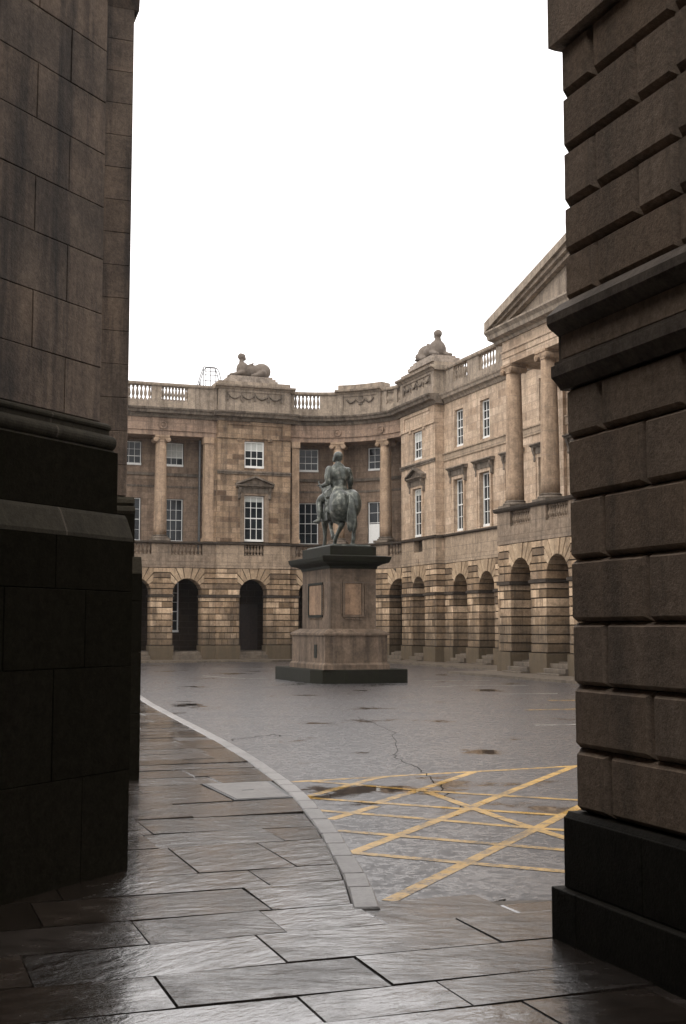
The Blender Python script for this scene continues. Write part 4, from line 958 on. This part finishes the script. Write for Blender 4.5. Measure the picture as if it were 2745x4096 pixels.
# kerb stones
kb = MB(); y = 6.88; KW = .30
lens = [.56, .42, .62, .5, .45, .72, .6, .5, .66]
i = 0
while y < 48:
    L_ = lens[i % 9] * (1 if y < 14 else 1.5); y2 = y + L_; i += 1
    a0, a1 = kx(y), kx(y2); w0 = KW * (.48 if y < 8 else .62 + .02 * min(y - 8, 10)); w1 = w0
    w0 = w1 = .155
    g_ = .006; c = .012
    V = [(a0, y + g_, -.1), (a0 + w0, y + g_ - .03, -.1), (a1 + w1, y2 - g_ - .03, -.1), (a1, y2 - g_, -.1)]
    V += [(p[0], p[1], -.004) for p in V[:4]]
    V += [(V[0][0] + c, V[0][1] + c, .008), (V[1][0] - c, V[1][1] + c, .008), (V[2][0] - c, V[2][1] - c, .008), (V[3][0] + c, V[3][1] - c, .008)]
    kb.solid(V, [(0, 3, 2, 1), (8, 9, 10, 11)] + [f for k in range(4) for f in ((k, (k + 1) % 4, 4 + (k + 1) % 4, 4 + k), (4 + k, 4 + (k + 1) % 4, 8 + (k + 1) % 4, 8 + k))])
    y = y2
props(kb.build('kerb', M['kerb'], None), kind='structure')
# far pavement along the range
m = MB(LFT); m.box(5, 16, .0, 2.2, -.2, .06); m.build('far_pavement', M['step'], None)['kind'] = 'structure'
m = MB(); pts = [(CX + 3.0 * math.sin(R(a)), CY + 3.0 * math.cos(R(a))) for a in range(0, 91, 10)]
m.solid([(15.99, 59.7, .058), (15.99, 61.9, .058), (24.3, 61.9, .058), (24.3, 53, .058), (22.4, 53, .058)] + [(x, y_, .058) for x, y_ in reversed(pts)] + [(18.0, 59.7, .058)], [tuple(range(6 + len(pts)))]); n_ = 6 + len(pts); top = list(m.v)
for k in range(n_): a_, b_ = top[k], top[(k + 1) % n_]; m.face([a_, b_, (b_[0], b_[1], -.2), (a_[0], a_[1], -.2)])
m.build('far_pavement', M['step'], None)['kind'] = 'structure'
m = MB(); m.box(22.4, 24.6, 41.6, 53.0, -.2, .056); m.box(19.3, 21.2, 26, 41.9, -.2, .054); m.box(21.2, 22.4, 41.55, 43, -.2, .052); m.build('far_pavement', M['step'], None)['kind'] = 'structure'

# inspection cover in the pavement
t = thing('inspection_cover', 'pale rectangular stone-filled inspection cover beside the kerb bend', 'manhole cover', loc=(3.5, 12.17, 0))
V = lambda x, y_: (x - 3.5, y_ - 12.17)
def quad(m, p, z0, z1): m.solid([(x, y_, z0) for x, y_ in p] + [(x, y_, z1) for x, y_ in p], [(0, 3, 2, 1), (4, 5, 6, 7)] + [(k, (k + 1) % 4, 4 + (k + 1) % 4, 4 + k) for k in range(4)])
m = MB(); quad(m, [V(3.12, 11.53), V(3.69, 11.53), V(3.86, 12.83), V(3.12, 12.83)], -.06, .004); m.build('cover_frame', M['steel'], t)
m = MB(); quad(m, [V(3.15, 11.57), V(3.66, 11.57), V(3.80, 12.79), V(3.15, 12.79)], -.03, .008); m.build('cover_plate', M['cover'], t)
m = MB(); m.box(-.14, -.02, -.015, .015, 0, .011); m.build('key_slot', M['steel'], t)

# road markings
def stripe(m, pts, w, z):
    for (xa, ya), (xb_, yb) in zip(pts[:-1], pts[1:]):
        d = Vector((xb_ - xa, yb - ya)).normalized(); n_ = Vector((-d.y, d.x)) * w / 2
        m.face([(xa - n_.x, ya - n_.y, z), (xb_ - n_.x, yb - n_.y, z), (xb_ + n_.x, yb + n_.y, z), (xa + n_.x, ya + n_.y, z)])
ym = MB(); w = .10
Y = [[(4.14, 12.98), (5.47, 13.1), (7.79, 13.3), (10, 13.5)], [(3.88, 11.75), (5.05, 12.93), (5.28, 13.08)], [(4.36, 11.12), (5.25, 11.98), (6.37, 13.14)], [(3.64, 10.33), (4.32, 10.96)], [(5.05, 10.53), (6.28, 11.78), (7.8, 13.31)],
     [(3.26, 8.76), (5.06, 10.53)], [(2.90, 7.16), (5.2, 9.42), (7.2, 11.4), (8.9, 13.2)],
     [(3.88, 11.72), (5.1, 10.4), (7.0, 8.5)], [(3.62, 10.98), (4.22, 10.33), (5.0, 9.38), (6.2, 8.2)], [(3.5, 9.75), (4.78, 8.33), (6.0, 7.1)], [(3.26, 8.76), (4.14, 7.83), (4.9, 7.05)], [(4.35, 12.98), (5.21, 11.75), (8.3, 8.6)],
     [(5.16, 11.69), (5.06, 9.9), (5.05, 8.2)]]
for k, q in enumerate(Y): stripe(ym, q, w, ZR + .0018 + .00015 * k)
for q in ([(6.9, 11.0), (7.05, 10.7)], [(7.3, 11.3), (7.6, 11.1), (7.5, 10.9)], [(12.1, 22.6), (13.4, 22.5)], [(14.2, 25.4), (15.5, 25.1)]): stripe(ym, q, .11, ZR + .011)
props(ym.build('yellow_road_marking', M['yellow'], None), kind='structure')
wm = MB()
for q in ([(10.45, 43.0), (10.8, 41.0), (11.2, 40.1), (12.0, 40.1)], [(14.5, 28.4), (16, 28.1)], [(10.4, 19.05), (11.4, 18.9)], [(14.6, 32.7), (15.2, 32.6)], [(15.4, 33.3), (17.5, 32.4)], [(16.0, 36.5), (18, 35.9)], [(12.5, 50), (15, 49.5)], [(17.5, 47), (19.5, 46)]): stripe(wm, q, .09, ZR + .005)
props(wm.build('white_road_marking', M['whitep'], None), kind='structure')
# cracks and trench patch edges in the tarmac
cr = MB()
def wig(q):
    o = []
    for a, b in zip(q[:-1], q[1:]):
        for k in range(7): t_ = k / 7; o.append((a[0] + (b[0] - a[0]) * t_ + random.uniform(-.04, .04), a[1] + (b[1] - a[1]) * t_ + random.uniform(-.05, .05)))
    return o + [q[-1]]
for q, ww in (([(6.25, 15.35), (6.0, 14.1), (5.75, 13.0), (5.4, 11.9), (5.0, 10.6)], .018), ([(4.81, 18.06), (5.2, 18.4), (5.74, 18.81), (5.72, 18.44)], .03), ([(2.8, 7.12), (3.14, 7.09), (3.55, 6.93), (3.6, 6.7), (4.0, 6.68)], .02), ([(6.3, 15.3), (7.6, 18.5), (8.3, 22)], .012)):
    stripe(cr, wig(q), ww * .6, ZR + .0025)
props(cr.build('tarmac_crack', M['churchlow'], None), kind='structure')

# ------------------------------------------------------------------ thin damp air
hz = MB(); hz.box(-37, 67, -17, 82, -1.4, 18.6)
hm = bpy.data.materials.new('damp_air'); hm.use_nodes = True; t = hm.node_tree; t.nodes.clear()
o_ = t.nodes.new('ShaderNodeOutputMaterial'); v_ = t.nodes.new('ShaderNodeVolumePrincipled')
v_.inputs['Density'].default_value = .0002; v_.inputs['Color'].default_value = (.95, .965, 1, 1); v_.inputs['Anisotropy'].default_value = .5
t.links.new(v_.outputs[0], o_.inputs['Volume'])
props(hz.build('haze', hm, None), kind='stuff')
